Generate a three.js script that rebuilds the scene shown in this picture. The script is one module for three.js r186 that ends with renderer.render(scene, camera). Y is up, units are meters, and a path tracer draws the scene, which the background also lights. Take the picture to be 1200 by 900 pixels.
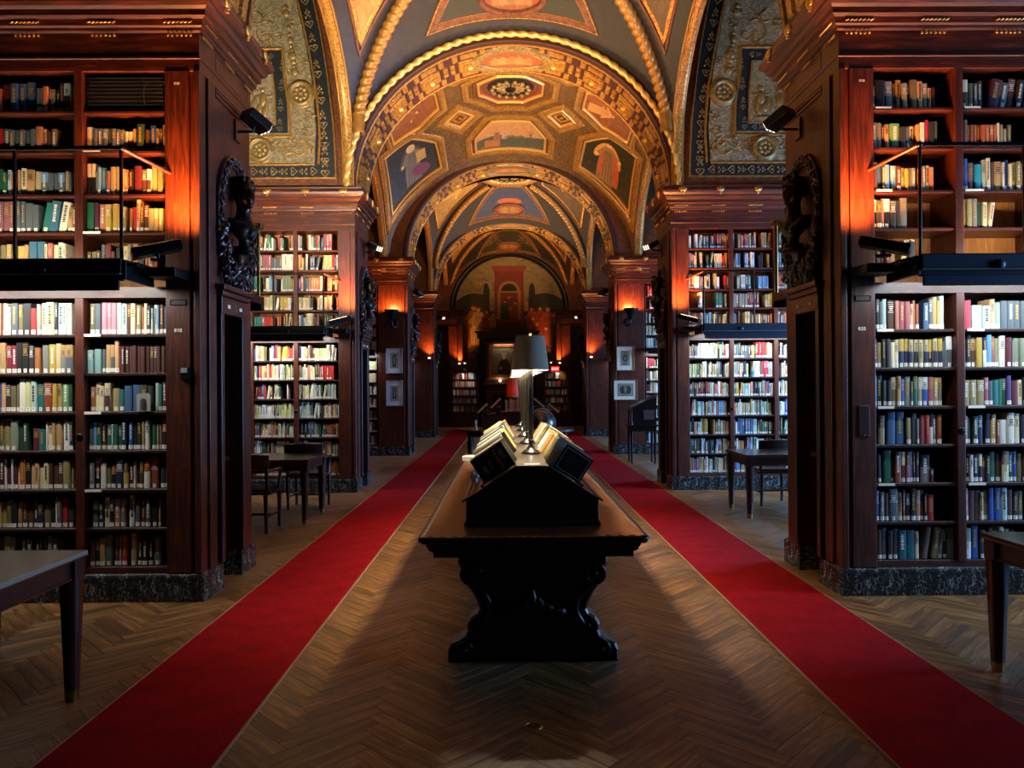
import * as THREE from 'three';
import { mergeGeometries, toCreasedNormals } from 'three/addons/utils/BufferGeometryUtils.js';
import { RoundedBoxGeometry } from 'three/addons/geometries/RoundedBoxGeometry.js';
import { MarchingCubes } from 'three/addons/objects/MarchingCubes.js';
import { RectAreaLightUniformsLib } from 'three/addons/lights/RectAreaLightUniformsLib.js';

// ---------------------------------------------------------------- camera, sky, exposure, daylight
RectAreaLightUniformsLib.init();
const scene = new THREE.Scene();
const renderer = new THREE.WebGLRenderer({ antialias: true });
renderer.toneMapping = THREE.LinearToneMapping;
renderer.toneMappingExposure = 1.0;
renderer.shadowMap.enabled = true;
const V3 = (x, y, z) => new THREE.Vector3(x, y, z);
const EYE = V3(-0.115, 1.6, 0), FOCAL = 870;
const camera = new THREE.PerspectiveCamera(2 * Math.atan(450 / FOCAL) * 180 / Math.PI, 4 / 3, 0.05, 120);
camera.position.copy(EYE);
camera.rotation.set(0.0034, -0.0069, -0.0068, 'YXZ');
scene.add(camera);
scene.background = new THREE.Color(0.42, 0.58, 0.85);      // overcast daylight outside the alcove windows

const WARM = [1, 0.64, 0.31], WARMER = [1, 0.32, 0.07], SOFT = [1, 0.83, 0.6], TUBE = [1, 0.97, 0.9], TUBECOOL = [0.84, 0.94, 1], LAMP = [1, 0.84, 0.6], DAY = [0.24, 0.5, 1];
const POWER = { window: 27, hood: 108, hoodTop: 60, flood: 27, spot: 74, sconce: 8, pilaster: 15, desk: 16 };
function setLight(l, rgb, at, to) {
  l.color.setRGB(...rgb); l.position.copy(at); l.castShadow = true; scene.add(l);
  if (to) { if (l.isRectAreaLight) l.lookAt(to); else { l.target.position.copy(to); scene.add(l.target); } }
  return l;
}
const areaLight = (rgb, power, w, h, at, to) => setLight(new THREE.RectAreaLight(0xffffff, power, w, h), rgb, at, to);
const pointLight = (rgb, power, at, soft = 1) => { const l = setLight(new THREE.PointLight(0xffffff, power), rgb, at); l.shadow.radius = soft; return l; };
const spotLight = (rgb, power, at, to, angle = 1.0, blend = 0.6, soft = 2) => { const l = setLight(new THREE.SpotLight(0xffffff, power, 0, angle, blend), rgb, at, to); l.shadow.radius = soft; return l; };

// main measures of the hall (metres, depth counted from the camera)
const HALF = 2.43, SPRING = 4.63, PIER = [5.62, 11.35, 17.4, 23.6], THICK = 1.1, END = 29.7, OUTER = 8.2, BACK = -3.2, ROOF = 9.6;

// daylight: tall windows in the outer wall of the alcoves on the right
for (const [d0, d1, k] of [[3.3, 5.3, 1.5], [7.3, 10.8, 1.5], [13.0, 16.8, 1.3], [19.1, 23.0, 1]])
  areaLight(DAY, POWER.window * k, d1 - d0 - 0.5, 2.5, V3(OUTER - 0.02, 2.35, -(d0 + d1) / 2), V3(0, 1.2, -(d0 + d1) / 2));

// ---------------------------------------------------------------- small tools
let seedState = 7;
function seed(n) { seedState = n >>> 0; }
function rnd() { seedState = (seedState + 0x6D2B79F5) >>> 0; let t = seedState; t = Math.imul(t ^ (t >>> 15), t | 1); t ^= t + Math.imul(t ^ (t >>> 7), t | 61); return ((t ^ (t >>> 14)) >>> 0) / 4294967296; }
const between = (a, b) => a + (b - a) * rnd();
const taken = new Map();
function numbered(name) { const n = taken.get(name) || 0; taken.set(name, n + 1); return n ? name + '_' + String(n).padStart(3, '0') : name; }
function uvBox(g, turned = false) {           // uv in metres, by the face's main direction; turned lays the grain along x
  if (g.index) g = g.toNonIndexed();
  if (!g.attributes.normal) g.computeVertexNormals();
  const p = g.attributes.position, n = g.attributes.normal, uv = new Float32Array(p.count * 2);
  for (let i = 0; i < p.count; i++) {
    const ax = Math.abs(n.getX(i)), ay = Math.abs(n.getY(i)), az = Math.abs(n.getZ(i));
    let a, b;
    if (ax >= ay && ax >= az) { a = p.getZ(i); b = p.getY(i); } else if (ay >= az) { a = p.getX(i); b = p.getZ(i); } else { a = p.getX(i); b = p.getY(i); }
    if (turned) [a, b] = [b, a];
    uv[2 * i] = a; uv[2 * i + 1] = b;
  }
  g.setAttribute('uv', new THREE.BufferAttribute(uv, 2));
  return g;
}
function box(x0, x1, y0, y1, z0, z1, turned) {
  const g = new THREE.BoxGeometry(Math.abs(x1 - x0), Math.abs(y1 - y0), Math.abs(z1 - z0));
  g.translate((x0 + x1) / 2, (y0 + y1) / 2, (z0 + z1) / 2);
  return uvBox(g, turned);
}
function rbox(x0, x1, y0, y1, z0, z1, r = 0.006, turned = false) {      // box with softened edges
  const w = Math.abs(x1 - x0), h = Math.abs(y1 - y0), d = Math.abs(z1 - z0);
  const g = new RoundedBoxGeometry(w, h, d, 1, Math.min(r, w / 2.1, h / 2.1, d / 2.1));
  g.translate((x0 + x1) / 2, (y0 + y1) / 2, (z0 + z1) / 2);
  return uvBox(g, turned);
}
function clean(g) {
  if (g.index) g = g.toNonIndexed();
  if (!g.attributes.normal) g.computeVertexNormals();
  if (!g.attributes.uv) g.setAttribute('uv', new THREE.BufferAttribute(new Float32Array(g.attributes.position.count * 2), 2));
  for (const k of Object.keys(g.attributes)) if (!['position', 'normal', 'uv', 'color'].includes(k)) g.deleteAttribute(k);
  g.morphAttributes = {};
  return g;
}
const merged = (list) => { const l = list.flat(9).map(clean); return l.length === 1 ? l[0] : mergeGeometries(l, false); };
function mesh(name, geos, mat, parent) {
  const m = new THREE.Mesh(Array.isArray(geos) ? merged(geos) : geos, mat);
  m.name = parent ? name : numbered(name);
  (parent || scene).add(m);
  return m;
}
function tag(o, label, category, group, kind) {
  o.userData.label = label; if (category) o.userData.category = category;
  if (group) o.userData.group = group; if (kind) o.userData.kind = kind;
  return o;
}
function thing(name, label, category, at = [0, 0, 0], turn = 0, group) {
  const o = new THREE.Group(); o.name = numbered(name); o.position.set(...at); o.rotation.y = turn; scene.add(o);
  return tag(o, label, category, group);
}
function structGroup(name, label) { const o = new THREE.Group(); o.name = numbered(name); o.userData.kind = 'structure'; if (label) o.userData.label = label; scene.add(o); return o; }
function struct(name, geos, mat, label) { const m = mesh(name, geos, mat); m.userData.kind = 'structure'; if (label) m.userData.label = label; return m; }
function copyOf(root, at, turn, label, group) {
  const r = root.clone(); r.name = numbered(root.name.replace(/_\d{3}$/, '')); scene.add(r);
  r.position.set(...at); r.rotation.y = turn; r.userData = { ...root.userData };
  if (label) r.userData.label = label; if (group) r.userData.group = group;
  return r;
}
function mirrorX(g) {                        // mirrored copy across x = 0, faces turned back outwards
  g = clean(g.clone()); const p = g.attributes.position, n = g.attributes.normal, u = g.attributes.uv;
  for (let i = 0; i < p.count; i++) { p.setX(i, -p.getX(i)); n.setX(i, -n.getX(i)); }
  for (const a of [p, n, u]) for (let i = 0; i < p.count; i += 3) for (let k = 0; k < a.itemSize; k++) {
    const t = a.array[(i + 1) * a.itemSize + k]; a.array[(i + 1) * a.itemSize + k] = a.array[(i + 2) * a.itemSize + k]; a.array[(i + 2) * a.itemSize + k] = t;
  }
  return g;
}
// moulding swept along a plan path with mitred corners; profile = [outward, y]; side = +1 outward is to the right of travel
function sweepPlan(path, profile, side = 1, closed = false) {
  const n = path.length, off = [];
  const nrm = (a, b) => { const dx = b[0] - a[0], dz = b[1] - a[1], l = Math.hypot(dx, dz); return [-dz / l * side, dx / l * side]; };
  for (let i = 0; i < n; i++) {
    const a = closed || i > 0 ? nrm(path[(i - 1 + n) % n], path[i]) : null, b = closed || i < n - 1 ? nrm(path[i], path[(i + 1) % n]) : null;
    if (!a || !b) off.push(a || b);
    else { const mx = a[0] + b[0], mz = a[1] + b[1], k = 2 / (mx * mx + mz * mz); off.push([mx * k, mz * k]); }
  }
  const pos = [], uv = []; let run = 0;
  const at = (i, j) => [path[i][0] + off[i][0] * profile[j][0], profile[j][1], path[i][1] + off[i][1] * profile[j][0]];
  for (let i = 0; i < (closed ? n : n - 1); i++) {
    const k = (i + 1) % n, len = Math.hypot(path[k][0] - path[i][0], path[k][1] - path[i][1]); let h = 0;
    for (let j = 0; j < profile.length - 1; j++) {
      const e = Math.hypot(profile[j + 1][0] - profile[j][0], profile[j + 1][1] - profile[j][1]);
      const A = at(i, j), B = at(k, j), C = at(k, j + 1), D = at(i, j + 1);
      const q = side < 0 ? [A, D, C, A, C, B] : [A, B, C, A, C, D];
      const t = side < 0 ? [[run, h], [run, h + e], [run + len, h + e], [run, h], [run + len, h + e], [run + len, h]] : [[run, h], [run + len, h], [run + len, h + e], [run, h], [run + len, h + e], [run, h + e]];
      q.forEach((v) => pos.push(...v)); t.forEach((v) => uv.push(v[1], v[0])); h += e;
    }
    run += len;
  }
  const g = new THREE.BufferGeometry();
  g.setAttribute('position', new THREE.Float32BufferAttribute(pos, 3)); g.setAttribute('uv', new THREE.Float32BufferAttribute(uv, 2)); g.computeVertexNormals();
  return g;
}
// profile = [lateral, raise] swept along points P with surface normals N
function sweepOn(P, N, profile, closed = false, crease = 0.7) {
  const n = P.length, rings = [];
  for (let i = 0; i < n; i++) {
    const a = P[closed ? (i - 1 + n) % n : Math.max(0, i - 1)], b = P[closed ? (i + 1) % n : Math.min(n - 1, i + 1)];
    const t = b.clone().sub(a).normalize(), s = t.clone().cross(N[i]).normalize();
    let k = 1;
    if ((closed || (i > 0 && i < n - 1))) { const t1 = P[i].clone().sub(a).normalize(), c = Math.abs(t1.dot(t)); k = 1 / Math.max(0.5, c); }
    rings.push(profile.map(([u, v]) => P[i].clone().addScaledVector(s, u * k).addScaledVector(N[i], v)));
  }
  const pos = [], uv = []; let run = 0;
  for (let i = 0; i < (closed ? n : n - 1); i++) {
    const A = rings[i], B = rings[(i + 1) % n], len = P[i].distanceTo(P[(i + 1) % n]); let h = 0;
    for (let j = 0; j < profile.length - 1; j++) {
      const e = Math.hypot(profile[j + 1][0] - profile[j][0], profile[j + 1][1] - profile[j][1]);
      for (const v of [A[j], B[j], B[j + 1], A[j], B[j + 1], A[j + 1]]) pos.push(v.x, v.y, v.z);
      uv.push(run, h, run + len, h, run + len, h + e, run, h, run + len, h + e, run, h + e); h += e;
    }
    run += len;
  }
  const g = new THREE.BufferGeometry();
  g.setAttribute('position', new THREE.Float32BufferAttribute(pos, 3)); g.setAttribute('uv', new THREE.Float32BufferAttribute(uv, 2));
  return clean(toCreasedNormals(g, crease));
}
// a twisted rope moulding along points
function rope(P, N, r, turns = 9, sides = 10, closed = false, deep = 0.24) {
  const n = P.length, pos = [], idx = []; let run = 0;
  for (let i = 0; i < n; i++) {
    const a = P[closed ? (i - 1 + n) % n : Math.max(0, i - 1)], b = P[closed ? (i + 1) % n : Math.min(n - 1, i + 1)];
    const t = b.clone().sub(a).normalize(), s = t.clone().cross(N[i]).normalize(), m = s.clone().cross(t);
    if (i) run += P[i].distanceTo(P[i - 1]);
    for (let j = 0; j < sides; j++) {
      const q = j / sides * 2 * Math.PI, rr = r * (1 + deep * Math.sin(2 * q + run * turns * 2 * Math.PI));
      const v = P[i].clone().addScaledVector(s, Math.cos(q) * rr).addScaledVector(m, Math.sin(q) * rr);
      pos.push(v.x, v.y, v.z);
    }
  }
  for (let i = 0; i < (closed ? n : n - 1); i++) for (let j = 0; j < sides; j++) {
    const a = i * sides + j, b = i * sides + (j + 1) % sides, k = ((i + 1) % n) * sides, c = k + j, d = k + (j + 1) % sides;
    idx.push(a, c, d, a, d, b);
  }
  const g = new THREE.BufferGeometry(); g.setAttribute('position', new THREE.Float32BufferAttribute(pos, 3)); g.setIndex(idx); g.computeVertexNormals();
  return clean(g);
}
function lathe(profile, at = [0, 0, 0], seg = 20) { const g = new THREE.LatheGeometry(profile.map(([r, y]) => new THREE.Vector2(r, y)), seg); g.translate(...at); return clean(g); }
function rod(a, b, r, seg = 8) {
  const A = V3(...a), B = V3(...b), g = new THREE.CylinderGeometry(r, r, A.distanceTo(B), seg);
  g.applyQuaternion(new THREE.Quaternion().setFromUnitVectors(V3(0, 1, 0), B.clone().sub(A).normalize())); g.translate(...A.add(B).multiplyScalar(0.5).toArray());
  return clean(g);
}
function ball(at, r, sx = 1, sy = 1, sz = 1, seg = 10) { const g = new THREE.SphereGeometry(r, seg, Math.max(4, seg * 0.7 | 0)); g.scale(sx, sy, sz); g.translate(...at); return clean(g); }
function extrude(points, depth, bevel = 0, holes = [], curve = 6) {
  const s = new THREE.Shape(points.map(([x, y]) => new THREE.Vector2(x, y)));
  for (const h of holes) s.holes.push(new THREE.Path(h.map(([x, y]) => new THREE.Vector2(x, y))));
  const g = new THREE.ExtrudeGeometry(s, { depth, bevelEnabled: bevel > 0, bevelSize: bevel, bevelThickness: bevel, bevelSegments: 1, curveSegments: curve });
  return uvBox(g);
}
function tapered(x, z, y0, y1, w0, w1) {       // square leg, w0 at the foot, w1 at the top
  const g = new THREE.CylinderGeometry(w1 * Math.SQRT1_2, w0 * Math.SQRT1_2, y1 - y0, 4, 1); g.rotateY(Math.PI / 4); g.translate(x, (y0 + y1) / 2, z);
  return uvBox(g);
}
const moved = (g, x, y, z, ry = 0, rx = 0, rz = 0) => { g.applyMatrix4(new THREE.Matrix4().compose(V3(x, y, z), new THREE.Quaternion().setFromEuler(new THREE.Euler(rx, ry, rz, 'YXZ')), V3(1, 1, 1))); return g; };

// ---------------------------------------------------------------- textures and materials
function noiseGrid(n, s) { seed(s); const a = new Float32Array(n * n); for (let i = 0; i < a.length; i++) a[i] = rnd(); return a; }
const NG = 64, grid = noiseGrid(NG, 11);
function noise(x, y) {                          // smooth value noise that repeats every 64
  const xi = Math.floor(x), yi = Math.floor(y), fx = x - xi, fy = y - yi, u = fx * fx * (3 - 2 * fx), v = fy * fy * (3 - 2 * fy);
  const q = (i, j) => grid[(((j % NG) + NG) % NG) * NG + (((i % NG) + NG) % NG)];
  return (q(xi, yi) * (1 - u) + q(xi + 1, yi) * u) * (1 - v) + (q(xi, yi + 1) * (1 - u) + q(xi + 1, yi + 1) * u) * v;
}
const fbm = (x, y, o = 4) => { let s = 0, a = 0.5, t = 0; for (let i = 0; i < o; i++) { s += a * noise(x, y); t += a; x = x * 2 + 17; y = y * 2 + 31; a *= 0.5; } return s / t; };
function dataTexture(n, fn, srgb = true, reps = [1, 1]) {
  const d = new Uint8Array(n * n * 4);
  for (let j = 0; j < n; j++) for (let i = 0; i < n; i++) { const c = fn(i / n, j / n), o = (j * n + i) * 4; d[o] = c[0]; d[o + 1] = c[1]; d[o + 2] = c[2]; d[o + 3] = 255; }
  const t = new THREE.DataTexture(d, n, n); t.magFilter = THREE.LinearFilter; t.minFilter = THREE.LinearFilter; t.wrapS = t.wrapT = THREE.RepeatWrapping;
  t.repeat.set(...reps); if (srgb) t.colorSpace = THREE.SRGBColorSpace; t.needsUpdate = true;
  return t;
}
function paint(w, h, fn, srgb = true) {
  const c = document.createElement('canvas'); c.width = w; c.height = h; fn(c.getContext('2d'), w, h);
  const t = new THREE.CanvasTexture(c); if (srgb) t.colorSpace = THREE.SRGBColorSpace; t.wrapS = t.wrapT = THREE.ClampToEdgeWrapping;
  return t;
}
const mix3 = (a, b, t) => a.map((v, i) => v + (b[i] - v) * Math.min(1, Math.max(0, t)));
function woodTexture(dark, light, k) {
  return dataTexture(512, (x, y) => {
    const wob = fbm(x * 8 + k, y * 4, 3) * 3, streak = fbm(x * 64 + wob, y * 4 + k * 3, 3), fine = noise(x * 256 + k, y * 16), blotch = fbm(x * 8 + 5, y * 8 + k, 2);
    return mix3(dark, light, (streak - 0.3) * 1.3 + (fine - 0.5) * 0.35 + (blotch - 0.5) * 0.5);
  }, true, [1, 1]);
}
const M = {};
const std = (o) => new THREE.MeshPhysicalMaterial(o);
const woodMap = woodTexture([56, 21, 9], [112, 50, 21], 3), woodDarkMap = woodTexture([34, 13, 9], [62, 27, 18], 9), oakMap = woodTexture([92, 62, 34], [150, 106, 62], 21), honeyMap = woodTexture([150, 94, 40], [196, 134, 66], 33);
M.wood = std({ map: woodMap, roughness: 0.42, clearcoat: 0.1, clearcoatRoughness: 0.3 });
M.woodDark = std({ map: woodDarkMap, roughness: 0.4, clearcoat: 0.3, clearcoatRoughness: 0.3 });
M.honey = std({ map: honeyMap, roughness: 0.6 });
M.tableTop = std({ map: woodTexture([70, 40, 20], [112, 70, 38], 41), roughness: 0.32, clearcoat: 0.3, clearcoatRoughness: 0.25 });
M.readTop = std({ map: woodTexture([44, 34, 26], [70, 56, 42], 43), roughness: 0.3, clearcoat: 0.6, clearcoatRoughness: 0.12 });
M.black = std({ color: 0x0b0a0b, roughness: 0.5 });
M.ebony = std({ map: woodTexture([16, 9, 7], [30, 17, 12], 51), roughness: 0.38, clearcoat: 0.3, clearcoatRoughness: 0.3 });
M.metalBlack = std({ color: 0x121316, roughness: 0.35, metalness: 0.5 });
M.hoodDaylightTint = std({ color: 0x1a2636, roughness: 0.42, metalness: 0.2 });  // black ledge metal with blue window daylight mixed into its colour
M.brass = std({ color: 0xb58a3e, roughness: 0.32, metalness: 1 });
M.gilt = std({ color: 0xe0b05a, roughness: 0.3, metalness: 0.85 });
M.bronze = std({ color: 0x1c1511, roughness: 0.3, metalness: 0.55 });
M.carved = std({ color: 0x2a1410, roughness: 0.34, clearcoat: 0.3, clearcoatRoughness: 0.3 });
const marbleMap = dataTexture(512, (x, y) => {
  const w = fbm(x * 8, y * 8, 4) * 2.2, a = Math.abs(fbm(x * 8 + w, y * 16 + w * 0.6, 4) - 0.5), b = Math.abs(fbm(x * 16 + 9 + w, y * 16 + 4, 3) - 0.5), c = fbm(x * 8 + 3, y * 8 + 40, 3);
  const vein = Math.max(0, 1 - a * 22) * (c > 0.42 ? 1 : 0.35) + Math.max(0, 1 - b * 34) * 0.45;
  return mix3(mix3([14, 18, 20], [42, 50, 54], c * 1.3 - 0.25), [146, 150, 142], vein);
}, true, [1.6, 1.6]);
M.marble = std({ map: marbleMap, roughness: 0.25 });
const carpetMap = dataTexture(512, (x, y) => { const n = noise(x * 256, y * 256) * 0.6 + noise(x * 128 + 7, y * 128) * 0.4, b = fbm(x * 8, y * 8, 3); return mix3([104, 2, 7], [168, 9, 18], n * 0.7 + b * 0.5 - 0.1); }, true, [1.3, 1.3]);
const carpetBump = dataTexture(256, (x, y) => { const n = noise(x * 128, y * 128) * 255; return [n, n, n]; }, false, [2.6, 2.6]);
M.carpet = std({ map: carpetMap, bumpMap: carpetBump, bumpScale: 0.004, roughness: 0.95, specularIntensity: 0.2 });
M.carpetEdge = std({ color: 0x8a6a4c, roughness: 0.8 });
const oakFleck = dataTexture(512, (x, y) => {
  const wob = fbm(x * 8, y * 4, 3) * 4, s = fbm(x * 64 + wob, y * 4, 3), f = noise(x * 128 + 9, y * 8) > 0.72 ? 0.3 : 0, b = fbm(x * 16, y * 8 + 9, 2);
  return mix3([100, 68, 36], [168, 122, 70], (s - 0.25) * 1.3 + f + (b - 0.5) * 0.5);
}, true, [1, 1]);
M.oak = std({ map: oakFleck, vertexColors: true, roughness: 0.42, anisotropy: 0.55, clearcoat: 0.1, clearcoatRoughness: 0.25 });
M.subfloor = std({ color: 0x1c120b, roughness: 0.9 });
const goldMap = dataTexture(256, (x, y) => mix3([116, 72, 24], [222, 168, 78], fbm(x * 16, y * 16, 4) * 1.4 - 0.2), true, [3, 3]);
const leafBump = paint(512, 512, (c, w, h) => {      // small repeating leaf-and-scroll relief
  c.fillStyle = '#555'; c.fillRect(0, 0, w, h); c.lineCap = 'round';
  for (let j = 0; j < 4; j++) for (let i = 0; i < 4; i++) {
    c.save(); c.translate(64 + i * 128, 64 + j * 128); if ((i + j) % 2) c.scale(-1, 1);
    c.strokeStyle = '#ddd'; c.lineWidth = 12; c.beginPath(); c.arc(0, 0, 34, 0.4, 5.4); c.stroke(); c.beginPath(); c.arc(14, 4, 12, 2, 7.5); c.stroke();
    c.fillStyle = '#fff'; for (let k = 0; k < 7; k++) { const a = k * 0.9; c.beginPath(); c.ellipse(Math.cos(a) * 50, Math.sin(a) * 50, 15, 7, a + 0.6, 0, 7); c.fill(); }
    c.restore();
  }
}, false);
leafBump.wrapS = leafBump.wrapT = THREE.RepeatWrapping;
const bump = (k) => { const t = leafBump.clone(); t.repeat.set(k, k); t.needsUpdate = true; return t; };
M.gold = std({ map: goldMap, roughness: 0.42, metalness: 0.45 });
M.goldLeaf = std({ map: goldMap, bumpMap: bump(2.2), bumpScale: 0.02, roughness: 0.42, metalness: 0.4 });
M.goldFine = std({ map: goldMap, bumpMap: bump(5), bumpScale: 0.01, roughness: 0.4, metalness: 0.4 });
M.goldBright = std({ color: 0xe6b765, roughness: 0.32, metalness: 0.55 });
M.goldOld = std({ map: dataTexture(256, (x, y) => mix3([64, 46, 24], [126, 92, 48], fbm(x * 16, y * 16, 4) * 1.4 - 0.2), true, [2, 2]), roughness: 0.5, metalness: 0.3 });
M.redGround = std({ color: 0x33100a, roughness: 0.6 });
M.olive = std({ map: dataTexture(256, (x, y) => mix3([76, 54, 26], [124, 90, 44], fbm(x * 16, y * 16, 4) * 1.5 - 0.25), true, [1.5, 1.5]), roughness: 0.55, metalness: 0.15 });
M.brownGilt = std({ map: dataTexture(256, (x, y) => mix3([74, 38, 18], [120, 68, 32], fbm(x * 16, y * 16, 4) * 1.5 - 0.25), true, [1.5, 1.5]), roughness: 0.5, metalness: 0.15 });
M.night = std({ map: dataTexture(256, (x, y) => mix3([14, 12, 15], [36, 28, 28], fbm(x * 16, y * 16, 4) * 1.5 - 0.25), true, [1, 1]), roughness: 0.55 });
M.panelBlue = std({ color: 0x14171b, roughness: 0.55 });
M.silver = std({ map: dataTexture(256, (x, y) => mix3([120, 104, 74], [190, 172, 132], fbm(x * 16, y * 16, 4) * 1.4 - 0.2), true, [2, 2]), bumpMap: bump(1.7), bumpScale: 0.03, roughness: 0.42, metalness: 0.4 });
M.antique = std({ map: dataTexture(256, (x, y) => mix3([92, 72, 38], [182, 150, 92], fbm(x * 16, y * 16, 4) * 1.4 - 0.2), true, [3, 3]), roughness: 0.42, metalness: 0.4 });
M.plaster = std({ color: 0x33261b, roughness: 0.9 });
M.white = std({ color: 0xe9e6dc, roughness: 0.6 });
M.paper = std({ color: 0xdcd4bd, roughness: 0.8 });
M.ivoryCard = std({ color: 0xe8e2cf, roughness: 0.7 });
M.leather = std({ color: 0x1b0f0c, roughness: 0.35, clearcoat: 0.3, clearcoatRoughness: 0.3 });
M.glass = std({ color: 0xffffff, transmission: 1, thickness: 0, roughness: 0.02 });
const glow = (rgb, k) => std({ color: 0x222222, emissive: new THREE.Color().setRGB(...rgb), emissiveIntensity: k, roughness: 0.5 });
M.tubeGlow = glow(TUBE, 2.5); M.bulbGlow = glow(LAMP, 8); M.warmGlow = glow(WARM, 8); M.louvreGlow = glow([1, 0.86, 0.66], 2.2); M.emberGlow = glow([1, 0.75, 0.5], 10);

// ---------------------------------------------------------------- floor: herringbone oak, runners
{
  const W = 0.0865, L = 0.519, Q = Math.SQRT1_2, floor = struct('floor', box(-OUTER - 0.3, OUTER + 0.3, -0.14, -0.019, -END - 0.4, -BACK), M.subfloor, 'herringbone oak parquet floor of the library hall');
  seed(5);
  const tones = [0.62, 0.74, 0.84, 0.93, 1.02, 1.12], kinds = [];
  for (let v = 0; v < 18; v++) {
    const g = uvBox(new THREE.BoxGeometry(L - 0.0025, 0.02, W - 0.0025), true), uv = g.attributes.uv, a = rnd(), b = rnd(), t = tones[v % 6], r = between(0.96, 1.05);
    for (let i = 0; i < uv.count; i++) uv.setXY(i, uv.getX(i) * 1 + a, uv.getY(i) * 1 + b);
    g.setAttribute('color', new THREE.Float32BufferAttribute(Array.from({ length: uv.count }, () => [t * r, t, t / r]).flat(), 3));
    kinds.push(g);
  }
  const all = [];
  const put = (a, b, turn) => {
    const x = (a - b) * Q, z = (a + b) * Q, d = -z;
    if (Math.abs(x) > 4.9 || d < 2.0 || d > END - 0.1) { rnd(); rnd(); return; }
    all.push({ x, z, d, turn: turn ? -Math.PI / 4 - Math.PI / 2 : -Math.PI / 4, y: -0.0105 + between(-0.0006, 0.0006), kind: Math.floor(rnd() * 18) });
  };
  for (let r = -640; r < 140; r++) for (let m = -14; m <= 30; m++) {
    const a0 = r * W + 2 * L * m, b0 = r * W; if ((a0 - b0) * Q > 5.5 || (a0 - b0) * Q < -6) continue;
    put(a0 + L / 2, b0 + W / 2, false); put(a0 + L + W / 2, b0 + W - L / 2, true);
  }
  const bare = (p) => !((p.x > -2.05 && p.x < -1.4) || (p.x > 1.55 && p.x < 2.2)) && Math.abs(p.x + 0.115) < p.d * 0.68 && p.d > 2.95 && !(p.d > 4.2 && Math.abs(p.x) < 0.45) && !(p.d > 5.6 && Math.abs(p.x) > 2.45);
  const near = all.filter(bare).sort((p, q) => p.d - q.d).slice(0, 300), chosen = new Set(near);
  for (const p of near) { const m = mesh('plank', kinds[p.kind], M.oak, floor); m.position.set(p.x, p.y, p.z); m.rotation.y = p.turn; }
  const rest = all.filter((p) => !chosen.has(p)).map((p) => moved(kinds[p.kind].clone(), p.x, p.y, p.z, p.turn));
  const far = mesh('planks', mergeGeometries(rest), M.oak, floor); far.userData.kind = 'stuff';
}
const runner = (x0, x1, label) => {
  const t = thing('carpet_runner', label, 'carpet', [0, 0, 0], 0, 'red carpet runners');
  const g = new THREE.PlaneGeometry(x1 - x0, 27, 24, 500); g.rotateX(-Math.PI / 2); g.translate((x0 + x1) / 2, 0.011, -14.3);
  const p = g.attributes.position, uv = g.attributes.uv;
  for (let i = 0; i < p.count; i++) { const x = p.getX(i), z = p.getZ(i); p.setY(i, 0.0105 + 0.004 * (fbm(x * 3 + 20, z * 2.3, 3) - 0.5)); uv.setXY(i, x, z); }
  g.computeVertexNormals();
  mesh('pile', [g, box(x0, x1, 0.0005, 0.008, -27.8, -0.8)], M.carpet, t);
  for (const x of [x0, x1]) mesh('edge_binding', rbox(x - 0.007, x + 0.007, 0.0005, 0.0125, -27.8, -0.8, 0.004), M.carpetEdge, t).userData.label = 'pale woven binding';
};
runner(-2.13, -1.36, 'long red carpet runner on the warm-lit 810 side');
runner(1.5, 2.28, 'long red carpet runner on the daylit 920 side, crossed by pier shadows');
{ const t = thing('floor_outlet', 'small round brass cover set in the parquet before the long table', 'floor outlet', [0.0, 0, -3.5]);
  mesh('cover', lathe([[0, 0.004], [0.03, 0.004], [0.034, 0.002], [0.036, 0]], [0, 0, 0], 24), std({ color: 0x4a3622, roughness: 0.5, metalness: 0.4 }), t); mesh('rim', lathe([[0.036, 0.0], [0.037, 0.004], [0.041, 0.004], [0.043, 0]], [0, 0, 0], 24), M.brass, t); }

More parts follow.
